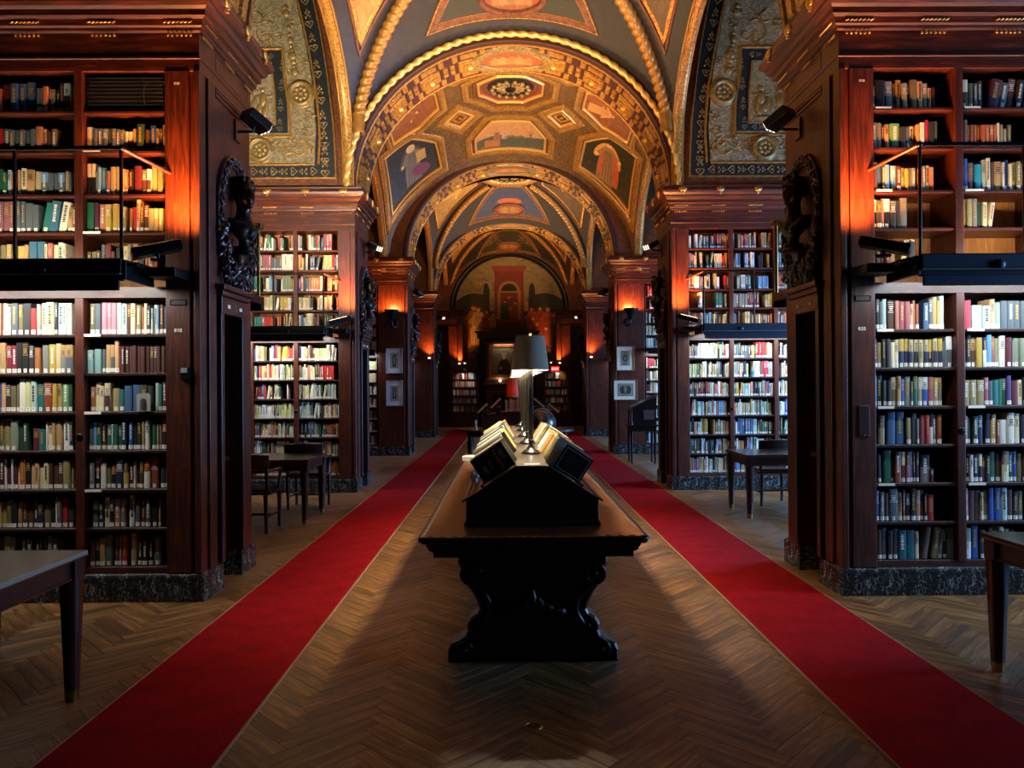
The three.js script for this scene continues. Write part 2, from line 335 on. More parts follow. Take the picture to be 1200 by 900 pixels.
// ---------------------------------------------------------------- outer shell
struct('wall_left', box(-OUTER - 0.3, -OUTER, 0, ROOF, -END - 0.4, -BACK), M.plaster);
struct('wall_back', box(-OUTER - 0.3, OUTER + 0.3, 0, ROOF, -BACK, -BACK + 0.3), M.plaster);
struct('ceiling', box(-OUTER - 0.3, OUTER + 0.3, ROOF, ROOF + 0.3, -END - 0.4, -BACK + 0.3), M.plaster);
struct('wall_front', box(-OUTER - 0.3, OUTER + 0.3, 0, ROOF, -END - 0.4, -END), M.woodDark);
{
  const spans = [[3.3, 5.3], [7.3, 10.8], [13.0, 16.8], [19.1, 23.0]], g = [box(OUTER, OUTER + 0.3, 0, 1.0, -END - 0.4, -BACK), box(OUTER, OUTER + 0.3, 3.7, ROOF, -END - 0.4, -BACK)];
  let last = BACK;
  for (const [a, b] of spans) { g.push(box(OUTER, OUTER + 0.3, 1.0, 3.7, -a, -last)); last = b; }
  g.push(box(OUTER, OUTER + 0.3, 1.0, 3.7, -END - 0.4, -last));
  struct('wall_right', g, M.plaster);
  spans.forEach(([a, b], i) => {
    const w = structGroup('window_' + (i + 1), 'tall alcove window'); const x = OUTER + 0.15;
    mesh('frame', [box(x - 0.04, x + 0.04, 1.0, 1.08, -b, -a), box(x - 0.04, x + 0.04, 3.62, 3.7, -b, -a), box(x - 0.04, x + 0.04, 1, 3.7, -a - 0.08, -a), box(x - 0.04, x + 0.04, 1, 3.7, -b, -b + 0.08), box(x - 0.03, x + 0.03, 1, 3.7, -(a + b) / 2 - 0.04, -(a + b) / 2 + 0.04), box(x - 0.03, x + 0.03, 2.6, 2.66, -b, -a)], M.woodDark, w);
    for (const [p, q] of [[a + 0.08, (a + b) / 2 - 0.04], [(a + b) / 2 + 0.04, b - 0.08]]) for (const [r, s] of [[1.08, 2.6], [2.66, 3.62]]) mesh('pane', box(x - 0.003, x + 0.003, r, s, -q, -p), M.glass, w);
  });
}

// ---------------------------------------------------------------- piers with cornice, doorway and marble base
const CORNICE = [[0, 3.995], [0.012, 4.0], [0.012, 4.085], [0.018, 4.09], [0.018, 4.1], [0.01, 4.105], [0.01, 4.285], [0.03, 4.295], [0.034, 4.315], [0.05, 4.325], [0.055, 4.37], [0.085, 4.385], [0.085, 4.43], [0.11, 4.445], [0.13, 4.47], [0.13, 4.49], [0.145, 4.50], [0.17, 4.52], [0.178, 4.55], [0.17, 4.58], [0.145, 4.6], [0.15, 4.63], [0, 4.632]];
const BASEMOULD = [[0.03, 0], [0.03, 0.185], [0.022, 0.2], [0.008, 0.21], [0, 0.21]];
const sx = (s, g) => (s < 0 ? mirrorX(g) : g);
const dropGeo = (() => { const l = []; for (let i = 0; i < 6; i++) { const x = (i - 2.5) * 0.034; l.push(moved(new THREE.ConeGeometry(0.011, 0.028, 6), x, 0, 0), ball([x, -0.016, 0.002], 0.009, 1, 1, 1, 6)); } return merged(l); })();
const dashGeo = (() => { const l = []; for (let i = 0; i < 7; i++) l.push(moved(clean(new THREE.SphereGeometry(0.012, 6, 4)).scale(1.6, 0.6, 0.6), (i - 3) * 0.031, 0, 0, 0, 0, 0.5)); return merged(l); })();
const leafBolt = (() => { const l = [ball([0, -0.06, 0.01], 0.02, 1, 0.7, 1, 8), ball([0, -0.085, 0.01], 0.016, 1.1, 0.45, 1, 8)]; for (let i = -2; i <= 2; i++) l.push(moved(clean(new THREE.SphereGeometry(0.028, 6, 5)).scale(0.42, 1.5, 0.5), i * 0.02, -0.008 - Math.abs(i) * 0.006, 0.012, 0, 0, -i * 0.25)); return merged(l); })();

function pier(s, k) {
  const d0 = PIER[k], d1 = d0 + THICK, wide = k > 1, stile = wide ? 3.12 : 2.68, side = s < 0 ? 'left' : 'right';
  const p = structGroup('pier', 'mahogany pier and partition with doorway, bust niche and cornice');
  const B = (u0, u1, y0, y1, a, b, t) => box(s * u0, s * u1, y0, y1, -b, -a, t);
  const RB = (u0, u1, y0, y1, a, b, r, t) => rbox(s * u0, s * u1, y0, y1, -b, -a, r, t);
  const lintel = 2.44, pf = d0 + 0.36, pb = d1 - 0.3;
  mesh('body', [B(HALF + 0.27, OUTER, 0, SPRING, d0 + 0.34, d1), B(HALF, stile, 0, SPRING, d0, pf), B(HALF, HALF + 0.3, 0, SPRING, pb, d1), B(HALF, HALF + 0.3, lintel, SPRING, pf, pb), B(stile, OUTER, 4.0, SPRING, d0, d0 + 0.35), B(stile, OUTER, 2.29, 2.37, d0, d0 + 0.35, true), B(stile, OUTER, 0, 0.25, d0, d0 + 0.35, true)], M.wood, p);
  // front: stile face and corner pilaster
  mesh('stile', [RB(wide ? 2.5 : 2.495, stile, 0.21, 4.0, d0 - 0.018, d0 + 0.01, 0.006)], M.wood, p);
  mesh('pilaster', [RB(HALF - 0.012, HALF + 0.035, 0.21, 4.0, d0 - 0.022, d0 + 0.09, 0.006), RB(HALF - 0.022, HALF + 0.01, 0.21, 4.0, d0 + 0.13, d0 + 0.27, 0.006), RB(HALF - 0.022, HALF + 0.01, 0.21, lintel, pb + 0.06, d1 - 0.05, 0.006)], M.wood, p);
  // nave face: door surround, frieze over the door, panel mouldings
  const fr = (a, b, y0, y1, w = 0.03, o = 0.014) => [RB(HALF - o, HALF + 0.01, y0, y0 + w, a, b, 0.005), RB(HALF - o, HALF + 0.01, y1 - w, y1, a, b, 0.005), RB(HALF - o, HALF + 0.01, y0, y1, a, a + w, 0.005), RB(HALF - o, HALF + 0.01, y0, y1, b - w, b, 0.005)];
  mesh('door_surround', [RB(HALF - 0.045, HALF + 0.02, 0.21, 2.42, pf - 0.05, pf + 0.02, 0.008), RB(HALF - 0.045, HALF + 0.02, 0.21, 2.42, pb - 0.02, pb + 0.05, 0.008), RB(HALF - 0.05, HALF + 0.02, 2.2, 2.34, pf - 0.05, pb + 0.05, 0.008), RB(HALF - 0.075, HALF + 0.02, 2.34, 2.385, pf - 0.09, pb + 0.1, 0.01), RB(HALF - 0.1, HALF + 0.02, 2.385, 2.43, pf - 0.12, pb + 0.13, 0.012)], M.woodDark, p);
  mesh('wall_moulding', [...fr(d0 + 0.3, d1 - 0.06, 3.93, 3.99, 0.02), ...fr(d0 + 0.3, d1 - 0.06, 4.13, 4.27, 0.02)], M.wood, p);
  for (const dd of [pf + 0.06, pb - 0.12]) mesh('card', RB(HALF - 0.056, HALF - 0.049, 2.25, 2.28, dd, dd + 0.06, 0.002), M.ivoryCard, p);
  const dr = structGroup('door_' + (k * 2 + (s > 0 ? 2 : 1)), 'dark recessed door in the pier');
  mesh('leaf', [B(HALF + 0.16, HALF + 0.2, 0.02, 2.22, pf, pb), ...[[0.2, 0.85], [0.95, 2.1]].map(([y0, y1]) => RB(HALF + 0.145, HALF + 0.17, y0, y1, pf + 0.08, pb - 0.08, 0.01))], M.woodDark, dr);
  mesh('door_knob', lathe([[0, 0], [0.02, 0.004], [0.026, 0.02], [0.012, 0.03], [0.012, 0.05]], [0, 0, 0], 12).rotateZ(s * Math.PI / 2).translate(s * (HALF + 0.1), 1.0, -(pb - 0.07)), M.brass, dr);
  // cornice, base
  const X = (u) => s * u, path = [[X(OUTER), -d0], [X(HALF), -d0], [X(HALF), -d1], [X(OUTER), -d1]];
  mesh('cornice', sweepPlan(path, CORNICE, s > 0 ? -1 : 1), M.wood, p);
  const bf = mesh('marble_base', [sweepPlan([[X(OUTER), -d0], [X(HALF), -d0], [X(HALF), -pf + 0.02], [X(HALF + 0.25), -pf + 0.02]], BASEMOULD, s > 0 ? -1 : 1), sweepPlan([[X(HALF + 0.25), -pb - 0.0], [X(HALF), -pb], [X(HALF), -d1], [X(OUTER), -d1]], BASEMOULD, s > 0 ? -1 : 1)], M.marble, p);
  bf.userData.label = 'dark veined marble plinth';
  if (k < 3) {                                   // gilding on the cornice
    const spots = []; for (let i = 0; i < (k < 2 ? 7 : 2); i++) spots.push([s * (2.56 + i * 0.57), -d0, 0]); for (let i = 0; i < 3; i++) spots.push([s * HALF, -(d0 + 0.1 + i * 0.45), s < 0 ? Math.PI / 2 : -Math.PI / 2]);
    for (const [x, z, t] of spots) {
      const o = (r) => [x + (t ? -s * r : 0), z + (t ? 0 : r)];
      const a = o(0.03), b = o(0.06), c = o(0.172);
      mesh('gilt_drops', moved(dropGeo.clone(), a[0], 4.272, a[1], t), M.gilt, p); mesh('gilt_dashes', moved(dashGeo.clone(), b[0], 4.345, b[1], t), M.gilt, p); mesh('gilt_leaf', moved(leafBolt.clone(), c[0], 4.575, c[1], t), M.gilt, p);
    }
  }
}
for (let k = 0; k < 4; k++) for (const s of [-1, 1]) pier(s, k);

// ---------------------------------------------------------------- transverse arches
const ARISE = 2.25, AN = 96;
const archPt = (q, r = 0) => [(HALF + r) * Math.cos(q), SPRING + (ARISE + r) * Math.sin(q)];
function arch(k) {
  const d0 = PIER[k], d1 = d0 + THICK, o = structGroup('arch', 'coffered transverse arch between the piers'), pts = [];
  for (let i = 0; i <= AN; i++) pts.push(archPt(i / AN * Math.PI));
  const wallG = extrude([[-OUTER, SPRING], [-HALF, SPRING], ...pts.slice().reverse().slice(1, -1), [HALF, SPRING], [OUTER, SPRING], [OUTER, ROOF], [-OUTER, ROOF]], THICK); wallG.translate(0, 0, -d1);
  mesh('wall', wallG, M.brownGilt, o);
  // curved plates: u along the arc (angle), v across the soffit
  const plate = (q0, q1, z0, z1, raise, inset = 0.012) => {
    const n = Math.max(1, Math.round((q1 - q0) / 0.06)), pos = [], ring = [];
    for (let i = 0; i <= n; i++) {
      const q = q0 + (q1 - q0) * i / n, e = i === 0 ? inset / 2.4 : i === n ? -inset / 2.4 : 0, low = archPt(q, 0.004), hi = archPt(q + e, -raise);
      ring.push([[low[0], low[1], z0], [hi[0], hi[1], z0 - inset], [hi[0], hi[1], z1 + inset], [low[0], low[1], z1]]);
    }
    for (let i = 0; i < n; i++) for (let j = 0; j < 3; j++) { const A = ring[i][j], B = ring[i + 1][j], C = ring[i + 1][j + 1], D = ring[i][j + 1]; pos.push(...A, ...C, ...B, ...A, ...D, ...C); }
    for (const [r, f] of [[ring[0], 0], [ring[n], 1]]) { const [A, B, C, D] = r; f ? pos.push(...A, ...C, ...B, ...A, ...D, ...C) : pos.push(...A, ...B, ...C, ...A, ...C, ...D); }
    const g = new THREE.BufferGeometry(); g.setAttribute('position', new THREE.Float32BufferAttribute(pos, 3)); g.computeVertexNormals();
    return uvBox(g);
  };
  const N = 11, step = Math.PI / N, zm = -(d0 + d1) / 2, put = (g, m = M.goldFine) => mesh('plaque', g, m, o), far = k === 3, heap = [];
  const add = (g) => (far ? heap.push(g) : put(g));
  mesh('soffit_ground', plate(0.001, Math.PI - 0.001, -d0 - 0.004, -d1 + 0.004, 0.006, 0), M.redGround, o);
  for (let i = 0; i < N; i++) {
    const c = (i + 0.5) * step;
    if (i === 5) continue;
    add(plate(c - step * 0.27, c + step * 0.27, zm + 0.17, zm - 0.17, 0.045, 0.02)); add(plate(c - step * 0.17, c + step * 0.17, zm + 0.09, zm - 0.09, 0.065, 0.01));
    const k8 = archPt(c, -0.07); (far ? heap : []).push(ball([k8[0], k8[1], zm], 0.04)); if (!far) mesh('boss', ball([k8[0], k8[1], zm], 0.045, 1, 1, 1, 8), M.goldBright, o);
    for (const e of [-1, 1]) { const y = zm + e * 0.315; add(plate(c - step * 0.2, c + step * 0.2, y + 0.06, y - 0.06, 0.03)); add(plate(c - step * 0.4, c - step * 0.26, y + 0.095, y - 0.095, 0.03)); add(plate(c + step * 0.26, c + step * 0.4, y + 0.095, y - 0.095, 0.03)); }
    const b = (i + 1) * step;
    if (i < N - 1 && i !== 4) for (const e of [-1, 1]) { add(plate(b - step * 0.15, b - step * 0.03, zm + e * 0.085 + 0.06, zm + e * 0.085 - 0.06, 0.03, 0.008)); add(plate(b + step * 0.03, b + step * 0.15, zm + e * 0.085 + 0.06, zm + e * 0.085 - 0.06, 0.03, 0.008)); }
  }
  if (heap.length) { const m = mesh('plaques', heap, M.goldFine, o); m.userData.kind = 'stuff'; }
  for (const e of [-1, 1]) { const P = [], Nn = []; for (let i = 0; i <= AN * 5; i++) { const q = i / AN / 5 * Math.PI, a = archPt(q, -0.012); P.push(V3(a[0], a[1], zm + e * 0.47)); Nn.push(V3(-Math.cos(q), -Math.sin(q), 0)); } mesh('bead_border', rope(P, Nn, 0.02, 8, 6), M.gold, o); }
  // oval medallion at the crown
  const crown = SPRING + ARISE - 0.03, ov = (r, y, n = 40) => Array.from({ length: n }, (_, i) => { const a = i / n * 2 * Math.PI; const x = Math.cos(a) * 0.62 * r; return V3(x, SPRING + ARISE * Math.sqrt(1 - (x / HALF) ** 2) - y, zm + Math.sin(a) * 0.36 * r); });
  const down = Array.from({ length: 40 }, () => V3(0, -1, 0));
  mesh('medallion_frame', [sweepOn(ov(1, 0.01), down, [[-0.07, 0], [-0.05, 0.05], [0, 0.065], [0.05, 0.05], [0.07, 0]], true), rope(ov(0.82, 0.035), down, 0.025, 14, 8, true)], M.antique, o);
  const mg = new THREE.CircleGeometry(1, 40); mg.rotateX(Math.PI / 2); { const p = mg.attributes.position; for (let i = 0; i < p.count; i++) { const x = p.getX(i) * 0.52; mg.attributes.uv.setXY(i, p.getX(i) / 2 + 0.5, p.getZ(i) / 2 + 0.5); p.setXYZ(i, x, SPRING + ARISE * Math.sqrt(1 - (x / HALF) ** 2) - 0.03, zm + p.getZ(i) * 0.3); } mg.computeVertexNormals(); }
  mesh('medallion', clean(mg), M.medallion, o);
  // rope moulding along the front edge
  if (k === 1) { const P = [], Nn = []; for (let i = 0; i <= AN * 6; i++) { const q = i / AN / 6 * Math.PI, a = archPt(q, 0.105); P.push(V3(a[0], a[1], -d0 + 0.035)); Nn.push(V3(0, 0, 1)); } mesh('rope_moulding', rope(P, Nn, 0.045, 6, 10), M.goldBright, o); const F = [], Fn = []; for (let i = 0; i <= AN; i++) { const a = archPt(i / AN * Math.PI, 0.045); F.push(V3(a[0], a[1], -d0)); Fn.push(V3(0, 0, 1)); } mesh('edge_moulding', sweepOn(F, Fn, [[-0.045, 0], [-0.03, 0.02], [0.02, 0.012], [0.04, 0.0]]), M.redGround, o); }
  else { const P = [], Nn = []; for (let i = 0; i <= AN; i++) { const a = archPt(i / AN * Math.PI, 0.05); P.push(V3(a[0], a[1], -d0)); Nn.push(V3(0, 0, 1)); } mesh('edge_moulding', sweepOn(P, Nn, [[-0.05, 0], [-0.04, 0.03], [0.03, 0.03], [0.05, 0.0]]), k > 1 ? M.redGround : M.goldOld, o); }
}

// ---------------------------------------------------------------- painted panels for the vaults
function figure(c, x, y, h, robe, skin = '#c89a6a', wing) {       // a small standing robed figure
  c.save(); c.translate(x, y); c.scale(h / 100, h / 100);
  if (wing) { c.fillStyle = wing; c.beginPath(); c.ellipse(-16, -66, 9, 26, 0.5, 0, 7); c.fill(); c.beginPath(); c.ellipse(16, -66, 9, 26, -0.5, 0, 7); c.fill(); }
  c.fillStyle = robe; c.beginPath(); c.moveTo(-9, -80); c.quadraticCurveTo(-22, -40, -20, 0); c.lineTo(18, 0); c.quadraticCurveTo(20, -40, 9, -80); c.closePath(); c.fill();
  c.strokeStyle = 'rgba(0,0,0,0.35)'; c.lineWidth = 1.6; for (let i = -2; i < 3; i++) { c.beginPath(); c.moveTo(i * 3, -70); c.quadraticCurveTo(i * 6, -30, i * 7, -2); c.stroke(); }
  c.strokeStyle = robe; c.lineWidth = 7; c.lineCap = 'round'; c.beginPath(); c.moveTo(-8, -74); c.lineTo(-22, -52); c.moveTo(8, -74); c.lineTo(24, -60); c.stroke();
  c.fillStyle = skin; c.beginPath(); c.ellipse(0, -88, 5, 7.5, 0, 0, 7); c.fill(); c.fillStyle = 'rgba(40,20,8,0.7)'; c.beginPath(); c.ellipse(0, -93, 5.2, 4, 0, 0, 7); c.fill(); c.fillStyle = skin; c.beginPath(); c.arc(-24, -50, 4, 0, 7); c.arc(26, -61, 4, 0, 7); c.fill();
  c.restore();
}
function speckle(c, w, h, n, cols, r = 3) { for (let i = 0; i < n; i++) { c.fillStyle = cols[Math.floor(rnd() * cols.length)]; c.globalAlpha = between(0.08, 0.3); c.beginPath(); c.ellipse(rnd() * w, rnd() * h, between(1, r * 3), between(1, r), rnd() * 3, 0, 7); c.fill(); } c.globalAlpha = 1; }
seed(91);
const art = {
  museDark: paint(512, 512, (c, w, h) => { c.fillStyle = '#2c2a22'; c.fillRect(0, 0, w, h); for (let i = 0; i < 90; i++) { c.fillStyle = '#8a7440'; c.globalAlpha = 0.5; c.fillRect(rnd() * w, rnd() * h, 4, 4); } c.globalAlpha = 1; speckle(c, w, h, 250, ['#5a5240', '#3d4a4a', '#22201c'], 8); figure(c, 250, 470, 400, '#6f6552', '#c89a5a', '#4a4636'); c.fillStyle = '#a88a48'; c.fillRect(290, 210, 90, 110); c.fillStyle = '#6a3648'; c.beginPath(); c.ellipse(320, 400, 90, 50, 0.3, 0, 7); c.fill(); c.fillStyle = '#c0a46a'; c.beginPath(); c.arc(250, 130, 42, 0, 7); c.fill(); speckle(c, w, h, 250, ['#8a7a58', '#44403a'], 7); }),
  museRed: paint(512, 512, (c, w, h) => { c.fillStyle = '#2e2a18'; c.fillRect(0, 0, w, h); for (let i = 0; i < 140; i++) { c.fillStyle = '#b08a48'; c.globalAlpha = 0.6; c.fillRect(rnd() * w, rnd() * h, 5, 5); } c.globalAlpha = 1; figure(c, 250, 490, 430, '#8e6a4c', '#d8a468', '#c58a34'); c.fillStyle = '#b4522f'; c.beginPath(); c.moveTo(300, 200); c.quadraticCurveTo(400, 300, 370, 470); c.lineTo(320, 470); c.quadraticCurveTo(330, 300, 290, 220); c.fill(); c.beginPath(); c.moveTo(215, 200); c.quadraticCurveTo(160, 320, 180, 450); c.lineTo(210, 450); c.fill(); speckle(c, w, h, 260, ['#c08a50', '#3a3020'], 6); }),
  scene: paint(512, 320, (c, w, h) => { c.fillStyle = '#a9784a'; c.fillRect(0, 0, w, h); speckle(c, w, h, 300, ['#b88a58', '#8c5f38', '#c29058'], 12); c.fillStyle = '#434636'; c.beginPath(); c.moveTo(0, 230); c.quadraticCurveTo(150, 150, 260, 190); c.quadraticCurveTo(400, 210, 512, 190); c.lineTo(512, 320); c.lineTo(0, 320); c.fill(); c.fillStyle = '#9a5a34'; c.fillRect(70, 225, 110, 70); figure(c, 160, 240, 130, '#8a5a40'); figure(c, 215, 220, 110, '#b08a70'); c.strokeStyle = '#4a4028'; c.lineWidth = 5; for (const [dx, dy] of [[-24, -50], [0, -62], [22, -46]]) { c.beginPath(); c.moveTo(402, 215); c.quadraticCurveTo(402, 170, 402 + dx, 180 + dy); c.stroke(); } c.fillStyle = '#6f5236'; for (let i = 0; i < 7; i++) { c.beginPath(); c.ellipse(230 + i * 22, 205 - (i % 3) * 7, 17, 9, 0.3, 0, 7); c.fill(); } speckle(c, w, h, 420, ['#5a5a40', '#a97c4c', '#6e5438'], 7); }),
  amber: paint(256, 256, (c, w, h) => { c.fillStyle = '#7a4320'; c.fillRect(0, 0, w, h); speckle(c, w, h, 260, ['#9a6230', '#5a2e14', '#8e5426'], 10); figure(c, 90, 230, 150, '#c98c4a'); figure(c, 160, 235, 150, '#8e5028'); }),
  goldFigure: paint(512, 512, (c, w, h) => { c.fillStyle = '#8f6d2e'; c.fillRect(0, 0, w, h); speckle(c, w, h, 600, ['#a98542', '#6c5020', '#b8924a'], 16); figure(c, 330, 420, 260, '#b8924a', '#d8b070', '#9a7a38'); figure(c, 180, 430, 260, '#a07c3a', '#d8b070'); speckle(c, w, h, 220, ['#d8b868', '#8a6a2a'], 8); }),
  scroll: paint(512, 256, (c, w, h) => { c.fillStyle = '#27271c'; c.fillRect(0, 0, w, h); c.strokeStyle = '#5c5234'; c.lineWidth = 7; c.lineCap = 'round'; for (const e of [1, -1]) { c.save(); c.translate(w / 2, h * 0.56); c.scale(e, 1); for (let i = 0; i < 4; i++) { c.beginPath(); c.arc(90 + i * 42, (i % 2 ? -1 : 1) * 16, 20, 0, 5.2); c.stroke(); c.fillStyle = '#6e5f38'; c.beginPath(); c.ellipse(105 + i * 42, (i % 2 ? 24 : -24), 14, 6, 0.6, 0, 7); c.fill(); } c.restore(); } c.fillStyle = '#6a4028'; c.globalAlpha = 0.55; c.fillRect(120, 70, 60, 40); c.fillRect(332, 70, 60, 40); c.globalAlpha = 1; speckle(c, w, h, 160, ['#45402a', '#1c1c14'], 6); }),
  brownField: paint(256, 256, (c, w, h) => { c.fillStyle = '#4a3620'; c.fillRect(0, 0, w, h); speckle(c, w, h, 300, ['#6a4e2a', '#2e2214', '#7c5c30'], 10); figure(c, 128, 220, 160, '#6e5230', '#9a7444'); }),
  medal: paint(256, 160, (c, w, h) => { c.fillStyle = '#7a3c22'; c.fillRect(0, 0, w, h); speckle(c, w, h, 240, ['#8e4c2c', '#5c2c18', '#965a36'], 7); for (const [x, t] of [[62, '#8e6636'], [92, '#a0743e'], [128, '#86602f'], [160, '#9a6e3c'], [194, '#8a6434']]) figure(c, x, 126, 84, t, '#a87a4c'); speckle(c, w, h, 120, ['#8a4a2a', '#c08850'], 5); }),
  blueField: paint(256, 256, (c, w, h) => { c.fillStyle = '#2c3350'; c.fillRect(0, 0, w, h); speckle(c, w, h, 300, ['#3c4668', '#20243a', '#5a5040'], 10); c.fillStyle = '#9a5030'; c.beginPath(); c.ellipse(128, 150, 40, 26, 0, 0, 7); c.fill(); }),
};
for (const [k, t] of Object.entries(art)) M[k] = std({ map: t, roughness: 0.5, side: THREE.DoubleSide });
M.oculus = std({ color: 0x0d0a08, roughness: 0.8 });
M.medallion = M.medal;
M.coralField = std({ color: 0x7c3520, roughness: 0.6 });

for (let k = 0; k < 4; k++) arch(k);

// ---------------------------------------------------------------- sail vaults
const BAYS = [
  { d0: PIER[0] + THICK, d1: PIER[1], hx: HALF, Y: 5.1, V: 2.62, kind: 'rib' }, { d0: PIER[1] + THICK, d1: PIER[2], hx: 2.9, Y: 4.4, V: 3.25, kind: 'coffer' },
  { d0: PIER[2] + THICK, d1: PIER[3], hx: HALF, Y: 5.0, V: 2.6, kind: 'rib' }, { d0: PIER[3] + THICK, d1: END, hx: HALF, Y: 5.0, V: 2.6, kind: 'rib' }];
for (const b of BAYS) { b.hz = (b.d1 - b.d0) / 2; b.dc = (b.d0 + b.d1) / 2; b.R2 = b.hx * b.hx + b.hz * b.hz; }
const sailY = (b, x, w) => b.Y + b.V * Math.sqrt(Math.max(0, 1 - (x * x + w * w) / b.R2));     // w = depth from the bay's middle
function sailN(b, x, w) { const k = Math.max(0.05, Math.sqrt(Math.max(0, 1 - (x * x + w * w) / b.R2))), g = b.V / (b.R2 * k); return V3(-x * g, -1, w * g).normalize(); }
function sailP(b, x, w, raise = 0) { const n = sailN(b, x, w); return V3(x, sailY(b, x, w), -(b.dc + w)).addScaledVector(n, raise); }
function along(poly, step = 0.08, closed = true) {            // resample a plan polygon
  const out = []; const n = poly.length;
  for (let i = 0; i < (closed ? n : n - 1); i++) { const a = poly[i], c = poly[(i + 1) % n], l = Math.hypot(c[0] - a[0], c[1] - a[1]), m = Math.max(1, Math.round(l / step)); for (let j = 0; j < m; j++) out.push([a[0] + (c[0] - a[0]) * j / m, a[1] + (c[1] - a[1]) * j / m]); }
  if (!closed) out.push(poly[n - 1]);
  return out;
}
function shrink(poly, k) { const c = poly.reduce((a, p) => [a[0] + p[0] / poly.length, a[1] + p[1] / poly.length], [0, 0]); return poly.map(([x, y]) => { const dx = x - c[0], dy = y - c[1], l = Math.hypot(dx, dy); return [c[0] + dx * (1 - k / l), c[1] + dy * (1 - k / l)]; }); }
function sailPanel(b, poly, raise, uvOf) {
  const ring = along(poly, 0.12), c = poly.reduce((a, p) => [a[0] + p[0] / poly.length, a[1] + p[1] / poly.length], [0, 0]), T = 6, pos = [], nor = [], uv = [], n = ring.length;
  const P = (i, t) => { const q = ring[i % n], x = c[0] + (q[0] - c[0]) * t, w = c[1] + (q[1] - c[1]) * t, v = sailP(b, x, w, raise), m = sailN(b, x, w), u = uvOf(x, w); pos.push(v.x, v.y, v.z); nor.push(m.x, m.y, m.z); uv.push(u[0], u[1]); };
  for (let r = 0; r < T; r++) for (let i = 0; i < n; i++) { P(i, r / T); P(i, (r + 1) / T); P(i + 1, (r + 1) / T); if (r) { P(i, r / T); P(i + 1, (r + 1) / T); P(i + 1, r / T); } }
  let area = 0; poly.forEach((p, i) => { const q = poly[(i + 1) % poly.length]; area += p[0] * q[1] - q[0] * p[1]; });
  if (area > 0) for (const [a, m] of [[pos, 3], [nor, 3], [uv, 2]]) for (let i = 0; i < a.length; i += 3 * m) for (let k = 0; k < m; k++) { const t = a[i + m + k]; a[i + m + k] = a[i + 2 * m + k]; a[i + 2 * m + k] = t; }
  const g = new THREE.BufferGeometry(); g.setAttribute('position', new THREE.Float32BufferAttribute(pos, 3)); g.setAttribute('normal', new THREE.Float32BufferAttribute(nor, 3)); g.setAttribute('uv', new THREE.Float32BufferAttribute(uv, 2));
  return g;
}
const boxUv = (x0, x1, w0, w1, turn = 0) => (x, w) => { const a = (x - x0) / (x1 - x0), c = (w - w0) / (w1 - w0); return turn === 1 ? [c, 1 - a] : turn === 2 ? [1 - c, a] : [a, 1 - c]; };
function frameOn(b, poly, prof, mat, parent, name = 'frame', isRope = 0) {
  const pl = along(poly, isRope ? 0.02 : 0.07), P = pl.map(([x, w]) => sailP(b, x, w, isRope ? isRope * 0.6 : 0)), N = pl.map(([x, w]) => sailN(b, x, w));
  return mesh(name, isRope ? rope(P, N, isRope, 6, 8, true) : sweepOn(P, N, prof, true), mat, parent);
}
const RIM = (w, h) => [[-w, -0.01], [-w, h * 0.6], [-w * 0.5, h], [w * 0.5, h], [w, h * 0.6], [w, -0.01]];
const oct = (r) => Array.from({ length: 8 }, (_, i) => { const a = (i + 0.5) * Math.PI / 4; return [Math.cos(a) * r / Math.cos(Math.PI / 8), Math.sin(a) * r / Math.cos(Math.PI / 8)]; });
const circ = (r, n = 40, x = 0, w = 0, k = 1) => Array.from({ length: n }, (_, i) => [x + Math.cos(i / n * 2 * Math.PI) * r, w + Math.sin(i / n * 2 * Math.PI) * r * k]);
function rosette(b, r, parent) {
  const c = sailP(b, 0, 0, 0.02), l = [];
  for (let i = 0; i < 14; i++) {
    const a = i / 14 * 2 * Math.PI, g = clean(new THREE.SphereGeometry(1, 8, 6)); g.scale(r * 0.24, 0.035, r * 0.075); g.rotateZ(0.12); g.translate(r * 0.42, 0, 0); g.rotateY(a); g.translate(c.x, c.y - 0.03, c.z);
    l.push(g, ball([c.x + Math.cos(a) * r * 0.74, c.y - 0.06, c.z - Math.sin(a) * r * 0.74], r * 0.1, 1, 1, 1, 8));
  }
  mesh('oculus', moved(clean(new THREE.CircleGeometry(r * 1.02, 40)), c.x, c.y - 0.012, c.z, 0, Math.PI / 2), M.oculus, parent);
  mesh('rosette', l, M.antique, parent); mesh('rosette_eye', ball([c.x, c.y - 0.06, c.z], r * 0.2, 1, 0.5, 1, 12), M.bronze, parent);
}
